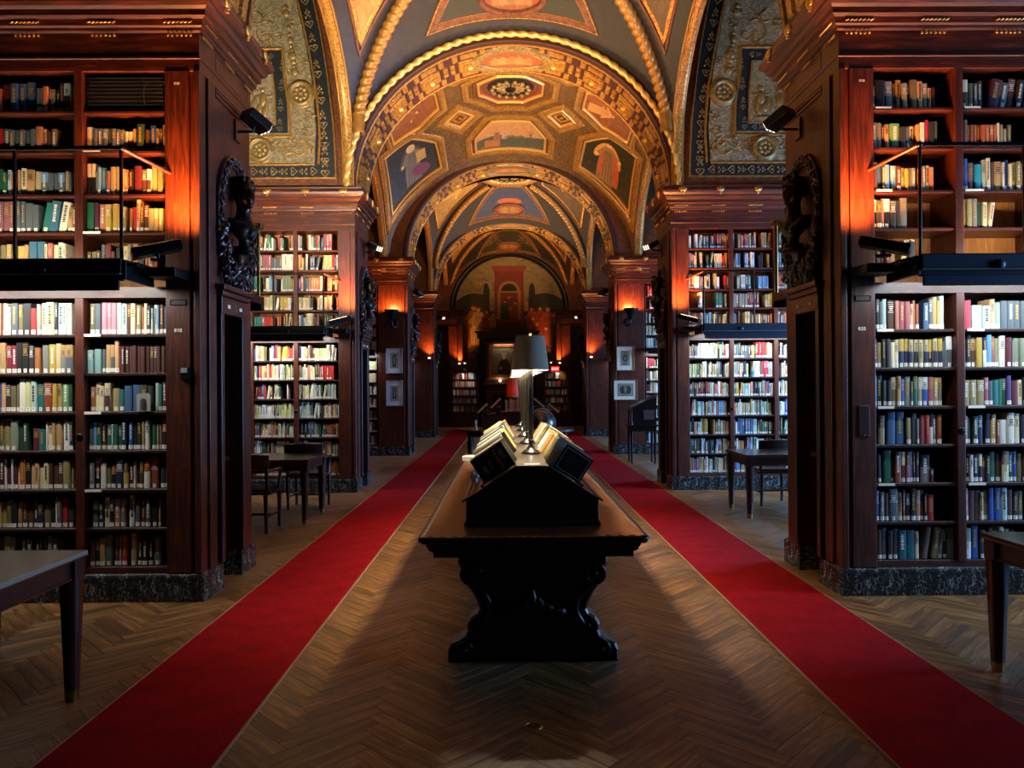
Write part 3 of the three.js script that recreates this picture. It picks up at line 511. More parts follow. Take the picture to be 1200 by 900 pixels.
BAYS.forEach((b, bi) => {
  const o = structGroup('ceiling_vault', b.kind === 'rib' ? 'painted sail vault with gilded rope ribs' : 'coffered sail vault with painted octagons'), n = 56, pos = [], idx = [], uv = [];
  for (let j = 0; j <= n; j++) for (let i = 0; i <= n; i++) { const x = (i / n * 2 - 1) * b.hx, w = (j / n * 2 - 1) * b.hz; pos.push(x, sailY(b, x, w), -(b.dc + w)); uv.push(x, w); }
  for (let j = 0; j < n; j++) for (let i = 0; i < n; i++) { const a = j * (n + 1) + i; idx.push(a, a + 1, a + n + 2, a, a + n + 2, a + n + 1); }
  const g = new THREE.BufferGeometry(); g.setAttribute('position', new THREE.Float32BufferAttribute(pos, 3)); g.setAttribute('uv', new THREE.Float32BufferAttribute(uv, 2)); g.setIndex(idx); g.computeVertexNormals();
  mesh('shell', clean(g), b.kind === 'rib' ? M.night : M.olive, o);
  // side walls with arched openings to the alcoves
  const arc = []; for (let i = 0; i <= 40; i++) { const w = (i / 40 * 2 - 1) * b.hz * 0.9995; arc.push([w, sailY(b, b.hx, w)]); }
  for (const s of [-1, 1]) {
    const wg = extrude([[-b.hz, SPRING], [-b.hz + 0.001, b.Y], ...arc.slice(1, -1), [b.hz - 0.001, b.Y], [b.hz, SPRING], [b.hz, ROOF], [-b.hz, ROOF]], 0.17);
    wg.rotateY(Math.PI / 2); wg.translate(s > 0 ? b.hx : -b.hx - 0.17, 0, -b.dc);
    mesh('side_wall', wg, M.brownGilt, o);
    const P = [], N = []; const A = [[-b.hz + 0.02, b.Y - 0.1], ...arc.slice(1, -1).filter((_, i) => i % 2 === 0), [b.hz - 0.02, b.Y - 0.1], [b.hz - 0.02, SPRING + 0.02]];
    A.forEach(([w, y], i) => { const a = A[Math.max(0, i - 1)], c = A[Math.min(A.length - 1, i + 1)], tw = c[0] - a[0], ty = c[1] - a[1], l = Math.hypot(tw, ty); P.push(V3(0, y, -(b.dc + w))); N.push(V3(0, -tw / l, -ty / l * 1)); });
    const shift = (x) => P.map((p) => p.clone().setX(x));
    const inner = s * (b.hx + 0.12);
    mesh('arch_band', sweepOn(shift(s * (b.hx + 0.085)), N, [[-0.06, -0.01], [-0.06, 0.02], [-0.03, 0.035], [0.03, 0.035], [0.06, 0.02], [0.06, -0.01]]), M.goldFine, o);
    mesh('bead_band', [rope(shift(s * (b.hx + 0.16)), N, 0.016, 20, 8), rope(shift(s * (b.hx + 0.01)), N, 0.018, 18, 8)], M.gold, o);
  }
  if (b.kind === 'rib') {
    for (const sxx of [-1, 1]) for (const sw of [-1, 1]) {
      const P = [], N = [], m = 420; for (let i = 0; i <= m; i++) { const t = 0.97 - (0.97 - 0.24) * i / m, x = sxx * b.hx * t, w = sw * b.hz * t; P.push(sailP(b, x, w, 0.035)); N.push(sailN(b, x, w)); }
      const foot = P[0].clone(); if (sw > 0) for (let i = 1; i < 5; i++) { P.unshift(V3(foot.x, foot.y - 0.07 * i, foot.z)); N.unshift(N[0].clone()); }
      mesh('rib', rope(P, N, 0.09, 8, 12, false, 0.13), M.goldLeaf, o);
    }
    // four gores
    const front = (e) => [[-1.2, e * (b.hz - 0.26)], [1.2, e * (b.hz - 0.26)], [0.4, e * 0.8], [-0.4, e * 0.8]];
    for (const e of [-1, 1]) {
      const pl = front(e); mesh('painted_panel', sailPanel(b, pl, 0.01, boxUv(-1.2, 1.2, e * 0.8, e * (b.hz - 0.26))), bi === 2 && e > 0 ? M.blueField : M.scroll, o);
      frameOn(b, pl, RIM(0.05, 0.035), M.brownGilt, o); frameOn(b, shrink(pl, -0.09), RIM(0.012, 0.025), M.gold, o, 'outer_frame'); frameOn(b, shrink(pl, 0.09), RIM(0.012, 0.02), M.gold, o, 'inner_frame');
      const med = circ(0.46, 36, 0, e * (b.hz - 0.52), 0.5); mesh('medallion', sailPanel(b, med, 0.03, boxUv(-0.46, 0.46, e * (b.hz - 0.8), e * (b.hz - 0.3))), M.medallion, o); frameOn(b, med, RIM(0.05, 0.06), M.brownGilt, o, 'medallion_frame');
    }
    for (const e of [-1, 1]) {
      const q = b.hz / 2.315, pl = [[e * 2.2, 1.68 * q], [e * 2.2, -1.68 * q], [e * 0.95, -0.5], [e * 0.95, 0.5]]; if (e > 0) pl.reverse();
      mesh('painted_panel', sailPanel(b, pl, 0.01, boxUv(e * 0.95, e * 2.2, -1.7, 1.7, 1)), e < 0 ? M.goldFigure : M.brownField, o);
      frameOn(b, pl, RIM(0.03, 0.03), M.gold, o); frameOn(b, shrink(pl, -0.12), RIM(0.018, 0.025), M.brownGilt, o, 'outer_frame');
    }
    frameOn(b, circ(0.72), RIM(0.1, 0.07), M.goldLeaf, o, 'oculus_ring'); frameOn(b, circ(0.6), null, M.goldBright, o, 'oculus_rope', 0.035); rosette(b, 0.52, o);
  } else {
    const double = (pl, out = 0.1) => { frameOn(b, shrink(pl, -out * 1.15), RIM(0.07, 0.055), M.goldFine, o, 'outer_frame'); frameOn(b, shrink(pl, -out * 0.35), RIM(0.03, 0.025), M.brownGilt, o, 'middle_frame'); frameOn(b, shrink(pl, 0.01), RIM(0.026, 0.05), M.goldBright, o, 'inner_frame'); };
    const oc = oct(0.66); mesh('painted_panel', sailPanel(b, oc, 0.006, boxUv(-0.7, 0.7, -0.7, 0.7)), M.coralField, o); double(oc, 0.24); frameOn(b, circ(0.55), RIM(0.03, 0.03), M.brownGilt, o, 'oculus_ring'); rosette(b, 0.5, o);
    for (const e of [-1, 1]) {
      const sc = [[-0.8, e * 2.14], [0.8, e * 2.14], [0.8, e * 1.78], [0.42, e * 1.32], [-0.42, e * 1.32], [-0.8, e * 1.78]]; if (e < 0) sc.reverse();
      mesh('painted_panel', sailPanel(b, sc, 0.006, boxUv(-0.8, 0.8, e * 1.32, e * 2.14)), M.scene, o); double(sc, 0.13);
      const si = [[e * 2.5, 0.8], [e * 2.5, -0.8], [e * 1.95, -0.8], [e * 1.5, -0.42], [e * 1.5, 0.42], [e * 1.95, 0.8]]; if (e > 0) si.reverse();
      mesh('painted_panel', sailPanel(b, si, 0.006, boxUv(e * 1.5, e * 2.5, -0.8, 0.8, e < 0 ? 1 : 2)), M.amber, o); double(si, 0.13);
      for (const f of [-1, 1]) {
        const dm = [[e * 1.4, f * 1.03], [e * 1.1, f * 1.33], [e * 0.8, f * 1.03], [e * 1.1, f * 0.73]]; mesh('painted_panel', sailPanel(b, dm, 0.006, boxUv(0, 1, 0, 1)), M.brownGilt, o); double(dm, 0.11); frameOn(b, shrink(dm, 0.15), RIM(0.02, 0.03), M.gold, o, 'inner_frame');
        mesh('boss', ball(sailP(b, e * 1.1, f * 1.03, 0.02).toArray(), 0.045, 1, 0.6, 1, 8), M.gold, o);
        const co = [[e * 2.76, f * 2.24], [e * 2.72, f * 0.98], [e * 2.15, f * 0.98], [e * 1.66, f * 1.5], [e * 1.6, f * 2.2], [e * 2.2, f * 2.24]];
        mesh('painted_panel', sailPanel(b, co, 0.006, boxUv(e < 0 ? -2.76 : 1.6, e < 0 ? -1.6 : 2.76, f * 0.98, f * 2.24)), (e < 0) === (f > 0) ? M.museDark : M.museRed, o); double(co, 0.1);
      }
    }
  }
});

// ---------------------------------------------------------------- gilded relief lunettes above the second pair of bookcases
{
  const D = PIER[1], K = D / FOCAL, ux = (cx) => -((285 + cx / 4.09 - 594) * K + EYE.x), yy = (cy) => EYE.y + (454.3 - cy / 4.09) * K, S = K / 4.09;
  for (const s of [-1, 1]) {
    const t = structGroup('relief_lunette', s < 0 ? 'gilded relief lunette above the second bookcase, silvery in lamp light' : 'gilded relief lunette above the second bookcase, in brown shade');
    const F = (cx, cy, z = 0) => V3(s * ux(cx), yy(cy), -D + 0.02 + z), up = V3(0, 0, 1);
    const line = (pts, n = 12) => { const c = new THREE.CatmullRomCurve3(pts.map(([x, y]) => F(x, y))); return c.getPoints(n); };
    const poly = (pts, z, dp, m, name) => { const g = extrude(pts.map(([x, y]) => [s * ux(x), yy(y)]), dp, 0.004); g.translate(0, 0, -D + z); return mesh(name, g, m, t); };
    const right = (o) => [[462 - o, 860], [458 - o, 740], [450 - o, 600], [430 - o, 420], [404 - o, 230], [372 - o, 60], [330 - o, -120]];
    poly([[-260, 880], ...right(0).slice(0, 1).map(() => [466, 880]), ...right(0), [-260, -120]], -0.01, 0.02, M.brownGilt, 'ground');
    poly([[-260, 856], ...right(14), [-260, -120]], 0.012, 0.012, M.panelBlue, 'dark_band');
    poly([[-260, 792], [352, 792], [360, 620], [340, 380], [310, 200], [270, 20], [232, -120], [-260, -120]], 0.026, 0.012, M.silver, 'gold_field');
    poly([[-260, 640], [226, 640], [222, 500], [204, 380], [196, 250], [-260, 250]], 0.04, 0.012, M.panelBlue, 'dark_band');
    poly([[-260, 604], [172, 604], [168, 460], [152, 306], [-260, 306]], 0.054, 0.012, M.silver, 'figure_field');
    const R = (pts, r, name, m, z = 0.03, n = 180) => { const P = line(pts, n).map((p) => p.setZ(-D + z)); mesh(name, rope(P, P.map(() => up), r, 7, 8), m, t); };
    R(right(8), 0.014, 'bead_moulding', M.gold, 0.03, 260); R([[372, 792], [378, 640], [356, 400], [322, 210], [282, 30], [240, -120]], 0.02, 'rope_moulding', M.gold, 0.045);
    R([[-240, 792], [352, 792]], 0.02, 'rope_moulding', M.gold, 0.045, 200); R([[-240, 856], [452, 856]], 0.016, 'bead_moulding', M.gold, 0.03, 200);
    R([[-240, 240], [200, 240]], 0.022, 'rope_moulding', M.gold, 0.05); R([[204, 240], [212, 370], [232, 500], [240, 660]], 0.02, 'rope_moulding', M.gold, 0.05); R([[-240, 660], [240, 660]], 0.02, 'rope_moulding', M.gold, 0.05);
    R([[172, 604], [168, 460], [152, 306]], 0.012, 'frame', M.gold, 0.07); R([[-240, 604], [172, 604]], 0.012, 'frame', M.gold, 0.07);
    // rosettes
    for (const [cx, cy, r] of [[290, 455, 62], [95, 722, 60], [-100, 722, 60]]) {
      const c = F(cx, cy, 0.03), q = r * S, l = [];
      for (let i = 0; i < 8; i++) { const a = i / 8 * 6.2832; l.push(ball([c.x + Math.cos(a) * q * 0.42, c.y + Math.sin(a) * q * 0.42, c.z + 0.02], q * 0.2, 1, 1, 0.5, 8)); }
      mesh('rosette_disc', moved(lathe([[0, 0.02], [q * 0.62, 0.012], [q * 0.66, 0.04], [q * 0.8, 0.06], [q * 0.95, 0.045], [q * 1.02, 0.0], [q * 1.12, 0.0]], [0, 0, 0], 32), c.x, c.y, c.z - 0.005, 0, Math.PI / 2), M.antique, t);
      mesh('rosette', [...l, ball([c.x, c.y, c.z + 0.03], q * 0.16, 1, 1, 0.6, 8)], M.antique, t);
    }
    // chains of hearts and leaves in the dark bands
    const motif = (x, y, a, k) => { const l = [], ca = Math.cos(a), sa = Math.sin(a), at = (p, q2, z = 0.035) => [x + (p * ca - q2 * sa) * k, y + (p * sa + q2 * ca) * k, -D + z];
      const hp = []; for (let i = 0; i <= 14; i++) { const h = i / 14 * 6.2832; hp.push(V3(...at(0.9 * Math.sin(h) ** 3, 0.72 * Math.cos(h) - 0.28 * Math.cos(2 * h) - 0.1))); }
      l.push(clean(new THREE.TubeGeometry(new THREE.CatmullRomCurve3(hp, true), 24, 0.15 * k, 5, true)), ball(at(0, 0), 0.25 * k, 1, 1, 0.6, 6));
      for (const [p, q2] of [[-0.5, 1.5], [0.5, 1.5], [0, 1.9], [-0.35, 2.5], [0.35, 2.5], [0, 3.0]]) l.push(ball(at(p, q2), 0.3 * k, p ? 0.9 : 0.7, 1.2, 0.5, 6)); return merged(l); };
    const P1 = line([[404, 830], [402, 740], [396, 600], [378, 420], [352, 230], [322, 60], [290, -100]], 9);
    for (let i = 0; i < 9; i++) { const p = P1[i], q = P1[i + 1]; mesh('heart_chain', motif((p.x), p.y, Math.atan2(q.y - p.y, q.x - p.x) - Math.PI / 2, 0.068), M.antique, t); }
    for (let i = 0; i < 6; i++) mesh('heart_chain', motif(s * ux(345 - i * 95), yy(824), s < 0 ? Math.PI / 2 : -Math.PI / 2, 0.066), M.antique, t);
    for (let i = 0; i < 4; i++) { mesh('heart_chain', motif(s * ux(205 - (3 - i) * 5), yy(620 - i * 95), 0, 0.046), M.silver, t).position.z = 0.022; mesh('heart_chain', motif(s * ux(140 - i * 95), yy(622), s < 0 ? Math.PI / 2 : -Math.PI / 2, 0.046), M.silver, t).position.z = 0.022; mesh('heart_chain', motif(s * ux(150 - i * 95), yy(275), s < 0 ? Math.PI / 2 : -Math.PI / 2, 0.044), M.silver, t).position.z = 0.022; }
    // scrolls, candelabrum and figures in relief
    const curl = (pts, r, z = 0.05, m = M.gold, name = 'scroll') => mesh(name, clean(new THREE.TubeGeometry(new THREE.CatmullRomCurve3(pts.map(([x, y]) => F(x, y, z - 0.02))), pts.length * 6, r, 6, false)), m, t);
    curl([[215, 745], [250, 735], [280, 750], [310, 735], [325, 705], [305, 675], [285, 690], [300, 710]], 0.016); curl([[190, 735], [205, 715], [230, 720], [215, 700]], 0.012); curl([[335, 740], [345, 715], [330, 695]], 0.012);
    curl([[160, 60], [120, 90], [90, 130], [85, 180], [110, 205], [140, 195], [140, 170], [120, 170]], 0.011, 0.045, M.antique); curl([[140, 170], [170, 205], [195, 190], [190, 165], [170, 172]], 0.011, 0.045, M.antique); curl([[80, 60], [110, 90], [105, 130]], 0.018, 0.045, M.antique); curl([[60, 110], [90, 120], [130, 105], [160, 120]], 0.013, 0.045, M.antique);
    seed(15); for (const [bx, by, k] of [[60, 700, 1], [330, 560, 0.8], [320, 640, 0.8], [235, 120, 0.7], [215, 60, 0.7], [20, 130, 0.9], [-40, 90, 0.9], [-60, 180, 0.9], [130, 215, 0.6], [245, 690, 0.8], [20, 690, 0.9], [-30, 740, 0.9], [170, 700, 0.7], [305, 300, 0.5], [240, 350, 0.5], [-120, 130, 0.9]]) { const p = []; for (let i = 0; i < 9; i++) { const a = i * 0.75, r = (30 - i * 2.9) * k; p.push([bx + Math.cos(a + bx) * r, by + Math.sin(a + bx) * r]); } curl(p, 0.011, 0.046, M.antique); mesh('leaf', [0, 1, 2].map((i) => ball(F(bx + Math.cos(bx + i * 1.2 + 3) * 26 * k, by + Math.sin(bx + i * 1.2 + 3) * 26 * k, 0.03).toArray(), 0.035 * k, 1.5 - i * 0.3, 0.7 + i * 0.2, 0.4, 7)), M.antique, t); }
    { const l = []; for (const [cy, r] of [[350, 16], [325, 10], [300, 14], [275, 18], [250, 12], [225, 8], [200, 14], [170, 8], [140, 10], [110, 7], [70, 16], [40, 10]]) l.push(ball(F(262 - (350 - cy) * 0.14, cy, 0.03).toArray(), r * S * 1.1, 1, 1.1, 0.5, 8)); mesh('candelabrum', l, M.antique, t); }
    { const l = [], put = (x, y, r, a = 1, b2 = 1) => l.push(ball(F(x, y, 0.055).toArray(), r * S, a, b2, 0.5, 10));
      put(110, 440, 13); put(112, 485, 22, 0.8, 1.5); put(95, 530, 16, 0.9, 1.6); put(120, 545, 16, 0.8, 1.7); put(85, 470, 9, 2.0, 0.8); put(140, 470, 9, 1.8, 0.8); put(75, 500, 14, 0.7, 2.0); put(62, 520, 14, 0.8, 2.2); put(130, 520, 15, 0.7, 2.2); put(100, 580, 18, 2.6, 0.6); put(20, 450, 14); put(18, 500, 24, 0.8, 1.6); put(10, 560, 18, 1, 1.8); put(-60, 450, 14); put(-60, 510, 24, 0.9, 1.8);
      mesh('relief_figures', l, M.antique, t); }
  }
}

// ---------------------------------------------------------------- bookcases
const LOWER = Array.from({ length: 7 }, (_, i) => 0.26 + 0.2926 * i), UPPER = [2.49, 2.789, 3.075, 3.402, 3.704];   // shelf tops
const BAYU = [[2.68, 3.30], [3.365, 3.985], [4.05, 4.67]], FARU = [[3.16, 3.78], [3.845, 4.465]];
const CASES = { '-1': ['810 in warm light', 'behind the table with two chairs', 'beside the pier hung with two upright prints', 'by the last dark pier, bust side'], 1: ['920 in cool light', 'behind the table in blue daylight', 'beside the lectern and its pier of prints', 'by the last pier, window side'] };
function bookcase(s, k) {
  const d0 = PIER[k], bays = k < 2 ? BAYU : FARU, nm = CASES[s][k];
  const B = (u0, u1, y0, y1, a, b, r, t) => rbox(s * u0, s * u1, y0, y1, -b, -a, r, t);
  const edge = bays[bays.length - 1][1];
  const make = (up) => {
    const rows = up ? UPPER : LOWER, y0 = up ? 2.37 : 0.25, y1 = up ? 4.0 : 2.29;
    const t = thing('bookcase', (up ? 'upper bookcase above the ledge, over case ' : 'lower bookcase under a lit ledge, case ') + nm, 'bookcase', [0, 0, 0], 0, 'built-in bookcases');
    mesh('back_panel', (() => { const l = []; for (const [a, b] of bays) for (let i = 0; i < 5; i++) l.push(box(s * (a + (b - a) * i / 5 + 0.001), s * (a + (b - a) * (i + 1) / 5 - 0.001), y0, y1, -(d0 + 0.34), -(d0 + 0.325))); return l; })(), up ? M.honey : M.woodDark, t);
    bays.forEach(([a, b], i) => { mesh('upright', B(b, b + 0.065, y0, y1, d0 - 0.012, d0 + 0.33, 0.006), M.wood, t); });
    mesh('upright', B(bays[0][0] - 0.012, bays[0][0], y0, y1, d0 + 0.0, d0 + 0.33, 0.003), M.wood, t);
    for (const [a, b] of bays) rows.forEach((y) => mesh('shelf', B(a, b, y - 0.024, y, d0 + 0.004, d0 + 0.32, 0.005, true), up ? M.wood : M.woodDark, t));
    if (k < 2) {
      const plain = up ? null : lathe([[0, 0.008], [0.008, 0.008], [0.01, 0.004], [0.02, 0.006], [0.026, 0.003], [0.028, 0]], [0, 0, 0], 18);
      if (plain) { plain.rotateX(Math.PI / 2); plain.translate(s * (bays[0][1] + 0.032), 1.24, -(d0 - 0.012)); mesh('lock_plate', plain, M.bronze, t); }
    }
    return t;
  };
  make(false); make(true);
}
for (let k = 0; k < 4; k++) for (const s of [-1, 1]) bookcase(s, k);

// number plates, card holders, switch and panel on the stiles
const plateText = (txt, at, w, label) => { const t = thing('number_plate', label, 'number'); const c = paint(160, 64, (g, W, H) => { g.clearRect(0, 0, W, H); g.fillStyle = '#e9e2cf'; g.font = 'bold 58px sans-serif'; g.textAlign = 'center'; g.fillText(txt, 80, 53); });
  const m = mesh('figures', (() => { const g = new THREE.PlaneGeometry(w, w * 0.4); g.translate(...at); return clean(g); })(), std({ map: c, transparent: true, alphaTest: 0.4, roughness: 0.5 }), t); return m; };
plateText('810', [-2.585, 2.04, -5.5985], 0.1, 'white number 810 above the grey switch');
plateText('920', [2.575, 2.02, -5.5985], 0.1, 'white number 920 above the wooden cover plate');
plateText('808', [-2.585, 3.9, -5.5985], 0.075, 'white number 808 high on the stile beside the black portfolios');
plateText('918', [2.59, 3.9, -5.5985], 0.075, 'white number 918 high on the stile of the half-empty case');
for (const s of [-1, 1]) { const t = thing('card_holder', s < 0 ? 'small black card holder above number 810 and the switch' : 'small black card holder above number 920 and the cover plate', 'card holder', [s * 2.585, 2.25, -5.6]); mesh('frame', [rbox(-0.06, 0.06, -0.022, -0.016, -0.004, 0.006, 0.002), rbox(-0.06, 0.06, 0.016, 0.022, -0.004, 0.006, 0.002), rbox(-0.06, -0.054, -0.02, 0.02, -0.004, 0.006, 0.002), rbox(0.054, 0.06, -0.02, 0.02, -0.004, 0.006, 0.002)], M.metalBlack, t); mesh('card', box(-0.055, 0.055, -0.017, 0.017, -0.004, 0.001), M.black, t); }
{ const t = thing('light_switch', 'grey wall switch below the number 810', 'switch', [-2.53, 1.71, -5.602]); mesh('box', rbox(-0.03, 0.03, -0.045, 0.05, -0.004, 0.03, 0.004), M.metalBlack, t); mesh('cover', rbox(-0.024, 0.024, 0.008, 0.045, 0.03, 0.036, 0.003), std({ color: 0x8d8f8c, roughness: 0.5 }), t); }
{ const t = thing('cover_plate', 'plain wooden cover plate below the number 920', 'cover plate', [2.585, 1.32, -5.602]); mesh('plate', [rbox(-0.042, 0.042, -0.12, 0.12, -0.004, 0.008, 0.004)], M.woodDark, t); mesh('screw', ball([0, -0.105, 0.008], 0.005), M.brass, t); }

// ---------------------------------------------------------------- books
const INK = { cream: 0xd9c9a0, ivory: 0xdcd6c2, white: 0xd8d8d2, tan: 0xb08c5c, sand: 0xb8a880, peach: 0xc79a70, gold: 0xb0953f, khaki: 0x8f8458, olive: 0x6a6440, celery: 0xc2c58c, mint: 0xa9bfb4, seafoam: 0x7da09c, sage: 0x7c8672, grey: 0x77766f, slate: 0x4f5a60, charcoal: 0x2c2d2f, black: 0x141417, taupe: 0x6d6156, brown: 0x4d3022, umber: 0x3d2a20, mahogany: 0x4a1c12, oxblood: 0x49251f, maroon: 0x5c1a20, burgundy: 0x581722, cranberry: 0x7c2331, plum: 0x4c2438, mauve: 0x7c4f55, rose: 0x9a4f58, pink: 0xc77f8c, crimson: 0xa92f40, red: 0xab2524, rust: 0x8e3f24, copper: 0xa0643c, salmon: 0xb4705a, orange: 0xb95f2c, terracotta: 0xb0562e, navy: 0x1b2340, blue: 0x264f96, bluebook: 0x38587c, steel: 0x31627c, sky: 0x5f93c0, cyan: 0x2490a8, teal: 0x1f6a66, tealbook: 0x145c66, green: 0x1f5c40, forest: 0x25402f, leaf: 0x5a9560, purple: 0x493a78 };
const WORDS = { bluebook: 'dusty blue', tealbook: 'deep teal', oxblood: 'ox-blood brown', seafoam: 'sea green', steel: 'steel blue', leaf: 'leaf green', sage: 'grey green', celery: 'pale green', mint: 'pale mint', gold: 'dull gold', sky: 'sky blue' };
const inkMat = {}; const inkOf = (n) => inkMat[n] || (inkMat[n] = std({ color: INK[n], roughness: 0.55 }));
const labelMap = paint(64, 64, (c) => { c.fillStyle = '#efeadb'; c.fillRect(0, 0, 64, 64); c.fillStyle = '#3a3833'; c.fillRect(18, 12, 28, 6); c.fillRect(26, 24, 14, 6); c.fillRect(24, 36, 18, 5); c.fillRect(29, 46, 8, 5); });
M.label = std({ map: labelMap, roughness: 0.6 }); M.titleGold = std({ color: 0xc9a65a, roughness: 0.4, metalness: 0.4 }); M.titleWhite = std({ color: 0xdedbd0, roughness: 0.6 }); M.titleDark = std({ color: 0x26221e, roughness: 0.6 });
const coverGeo = (() => {                       // unit book: x -0.5..0.5, y 0..1, spine bulging at z = 0, fore-edge at z = -1
  const l = [], plan = [[-0.5, -1], [-0.5, -0.05], [-0.46, -0.025], [-0.3, -0.006], [0, 0], [0.3, -0.006], [0.46, -0.025], [0.5, -0.05], [0.5, -1]];
  const s = new THREE.Shape(plan.map(([x, y]) => new THREE.Vector2(x, y))), g = new THREE.ExtrudeGeometry(s, { depth: 1, bevelEnabled: false }); g.rotateX(-Math.PI / 2);
  const p = g.attributes.position; for (let i = 0; i < p.count; i++) p.setZ(i, -p.getZ(i) * -1);
  g.computeVertexNormals(); return clean(g);
})();
{ coverGeo.computeBoundingBox(); const bb = coverGeo.boundingBox; if (bb.max.z > 0.5) { coverGeo.rotateY(Math.PI); } }
const curvedBand = (y0, y1, w, z = 0.002) => { const pos = [], uv = [], xs = [-w, -w * 0.6, 0, w * 0.6, w]; const zz = (x) => -0.03 * Math.pow(Math.abs(x) / 0.5, 3) + z; for (let i = 0; i < 4; i++) { const a = xs[i], b = xs[i + 1]; pos.push(a, y0, zz(a), b, y0, zz(b), b, y1, zz(b), a, y0, zz(a), b, y1, zz(b), a, y1, zz(a)); const u = (x) => (x / w + 1) / 2; uv.push(u(a), 0, u(b), 0, u(b), 1, u(a), 0, u(b), 1, u(a), 1); } const g = new THREE.BufferGeometry(); g.setAttribute('position', new THREE.Float32BufferAttribute(pos, 3)); g.setAttribute('uv', new THREE.Float32BufferAttribute(uv, 2)); g.computeVertexNormals(); return g; };
const labelGeo = curvedBand(0, 1, 0.49, 0.008), jacketGeo = curvedBand(0, 1, 0.5, 0.005);
seed(33);
const titleGeos = Array.from({ length: 5 }, (_, v) => { const l = []; if (v < 2) { for (const y of [0.93, 0.86, 0.62, 0.58]) l.push(curvedBand(y, y + 0.012, 0.44, 0.006)); for (let i = 0; i < 3; i++) l.push(curvedBand(0.66 + i * 0.06, 0.66 + i * 0.06 + 0.03, between(0.2, 0.36), 0.006)); } else { let y = 0.34; while (y < 0.88) { const h = between(0.02, 0.06); l.push(curvedBand(y, y + h, between(0.13, 0.2), 0.006)); y += h + between(0.008, 0.03); } } return merged(l); });
const bookJobs = [];                             // every shelf book is first a job; the ones that show largest become things
const PXM = PIER[0] / FOCAL;
function shelfRow(caseWords, rowWords, x0, x1, y, d, text) {
  seed(Math.round((x0 + 9) * 977 + y * 3301)); let x = x0 + 0.004, n = 0;
  const items = text.split(',').map((q) => q.trim().split(' ')), total = items.reduce((a, q) => a + +q[1], 0) * PXM, k = Math.min(1.05, (x1 - x0 - 0.008) / total);
  for (const [name, w, h = 33, flag = ''] of items) {
    const ww = +w * PXM * k; if (name === 'gap') { x += ww; continue; }
    n++; const [a, b] = name.split('/'), lean = flag.includes('l') ? between(0.1, 0.22) : between(-0.008, 0.012);
    bookJobs.push({ x: x + ww / 2, y, d: d + between(0.012, 0.03), w: ww * between(0.95, 0.99), h: +h * PXM, depth: between(0.14, 0.19), ink: a, ink2: b, noLabel: flag.includes('-'), lean, title: rnd(), n, caseWords, rowWords, near: true });
    x += ww;
  }
}
const ROWWORDS = ['top shelf', 'second shelf', 'third shelf', 'fourth shelf', 'fifth shelf', 'sixth shelf', 'bottom shelf'];
function fillCase(s, up, bay, words, rows, dd = 0.012) {
  const [u0, u1] = BAYU[bay], x0 = s < 0 ? -u1 : u0, x1 = s < 0 ? -u0 : u1, tops = up ? UPPER.slice().reverse() : LOWER.slice().reverse();
  rows.forEach((t, i) => t && shelfRow(words, up && i === 4 ? 'lowest shelf' : ROWWORDS[i], x0, x1, tops[i] + 0.001, PIER[0] + dd, t));
}
fillCase(-1, false, 1, 'outer bay, warm-lit lower case 810', [
  'cream 5 37,rust 1.5 37 -,cream 5 37,ivory 4 33,slate 8 37,olive 5 36,charcoal 9 37,gap 1,red 6 31,white 3 36,grey 3 35,cream 5 37,celery 9 38,navy 3 37,mint 6 37,mint 4 37,ivory 5 37,gap 2',
  'ivory 4 36,tan 6 36,cranberry 6 33,cranberry 6 33,black 7 36,black 7 36,charcoal 5 33,copper 6 30,gap 3,grey 7 33,gold 8 34,sand 6 35,tan/grey 6 33,tan/slate 8 33',
  'blue 4 34,peach 5 35,umber 6 33,olive 6 31,taupe 4 33,ivory 7 39,celery 6 38,mint 6 36,teal 8 34,gap 1,rust 9 34,gold 5 33,tan 5 33,leaf 7 36,forest 4 33',
  'olive 2 35,olive 5 36,khaki 8 37,sage 8 35,forest 6 33 -,forest 5 33 -,gap 5,burgundy 8 26 -,teal 7 25 -,ivory 2 33,cream 6 34,tan 3 32,tan 7 34,gap 2,white 7 35,navy 4 33',
  'white 3 30,burgundy 5 36,white 2 35,burgundy 6 36,white 1.5 35,burgundy 5 36,cream 3 33,orange 6 35,black 6 38,peach 5 30,peach 4 30,cream 5 25,cream 6 31,umber 5 30,brown 6 30,brown 5 32,khaki 8 34,khaki 3 33',
  'tan 4 30,gold 6 30,olive 6 32,black 6 30,copper 5 30,brown 6 30,brown 7 28,navy 5 33,navy 6 28,olive 8 27,black 6 30,white 2 36,slate 5 36,red 6 34,charcoal 7 34',
  'olive 7 34,khaki 8 36,grey 4 34,gap 6,brown 8 33,charcoal 6 32,gap 4,charcoal 4 31,charcoal 3 33,charcoal 6 34,grey 5 36,black 7 33,charcoal 6 31,gap 3']);
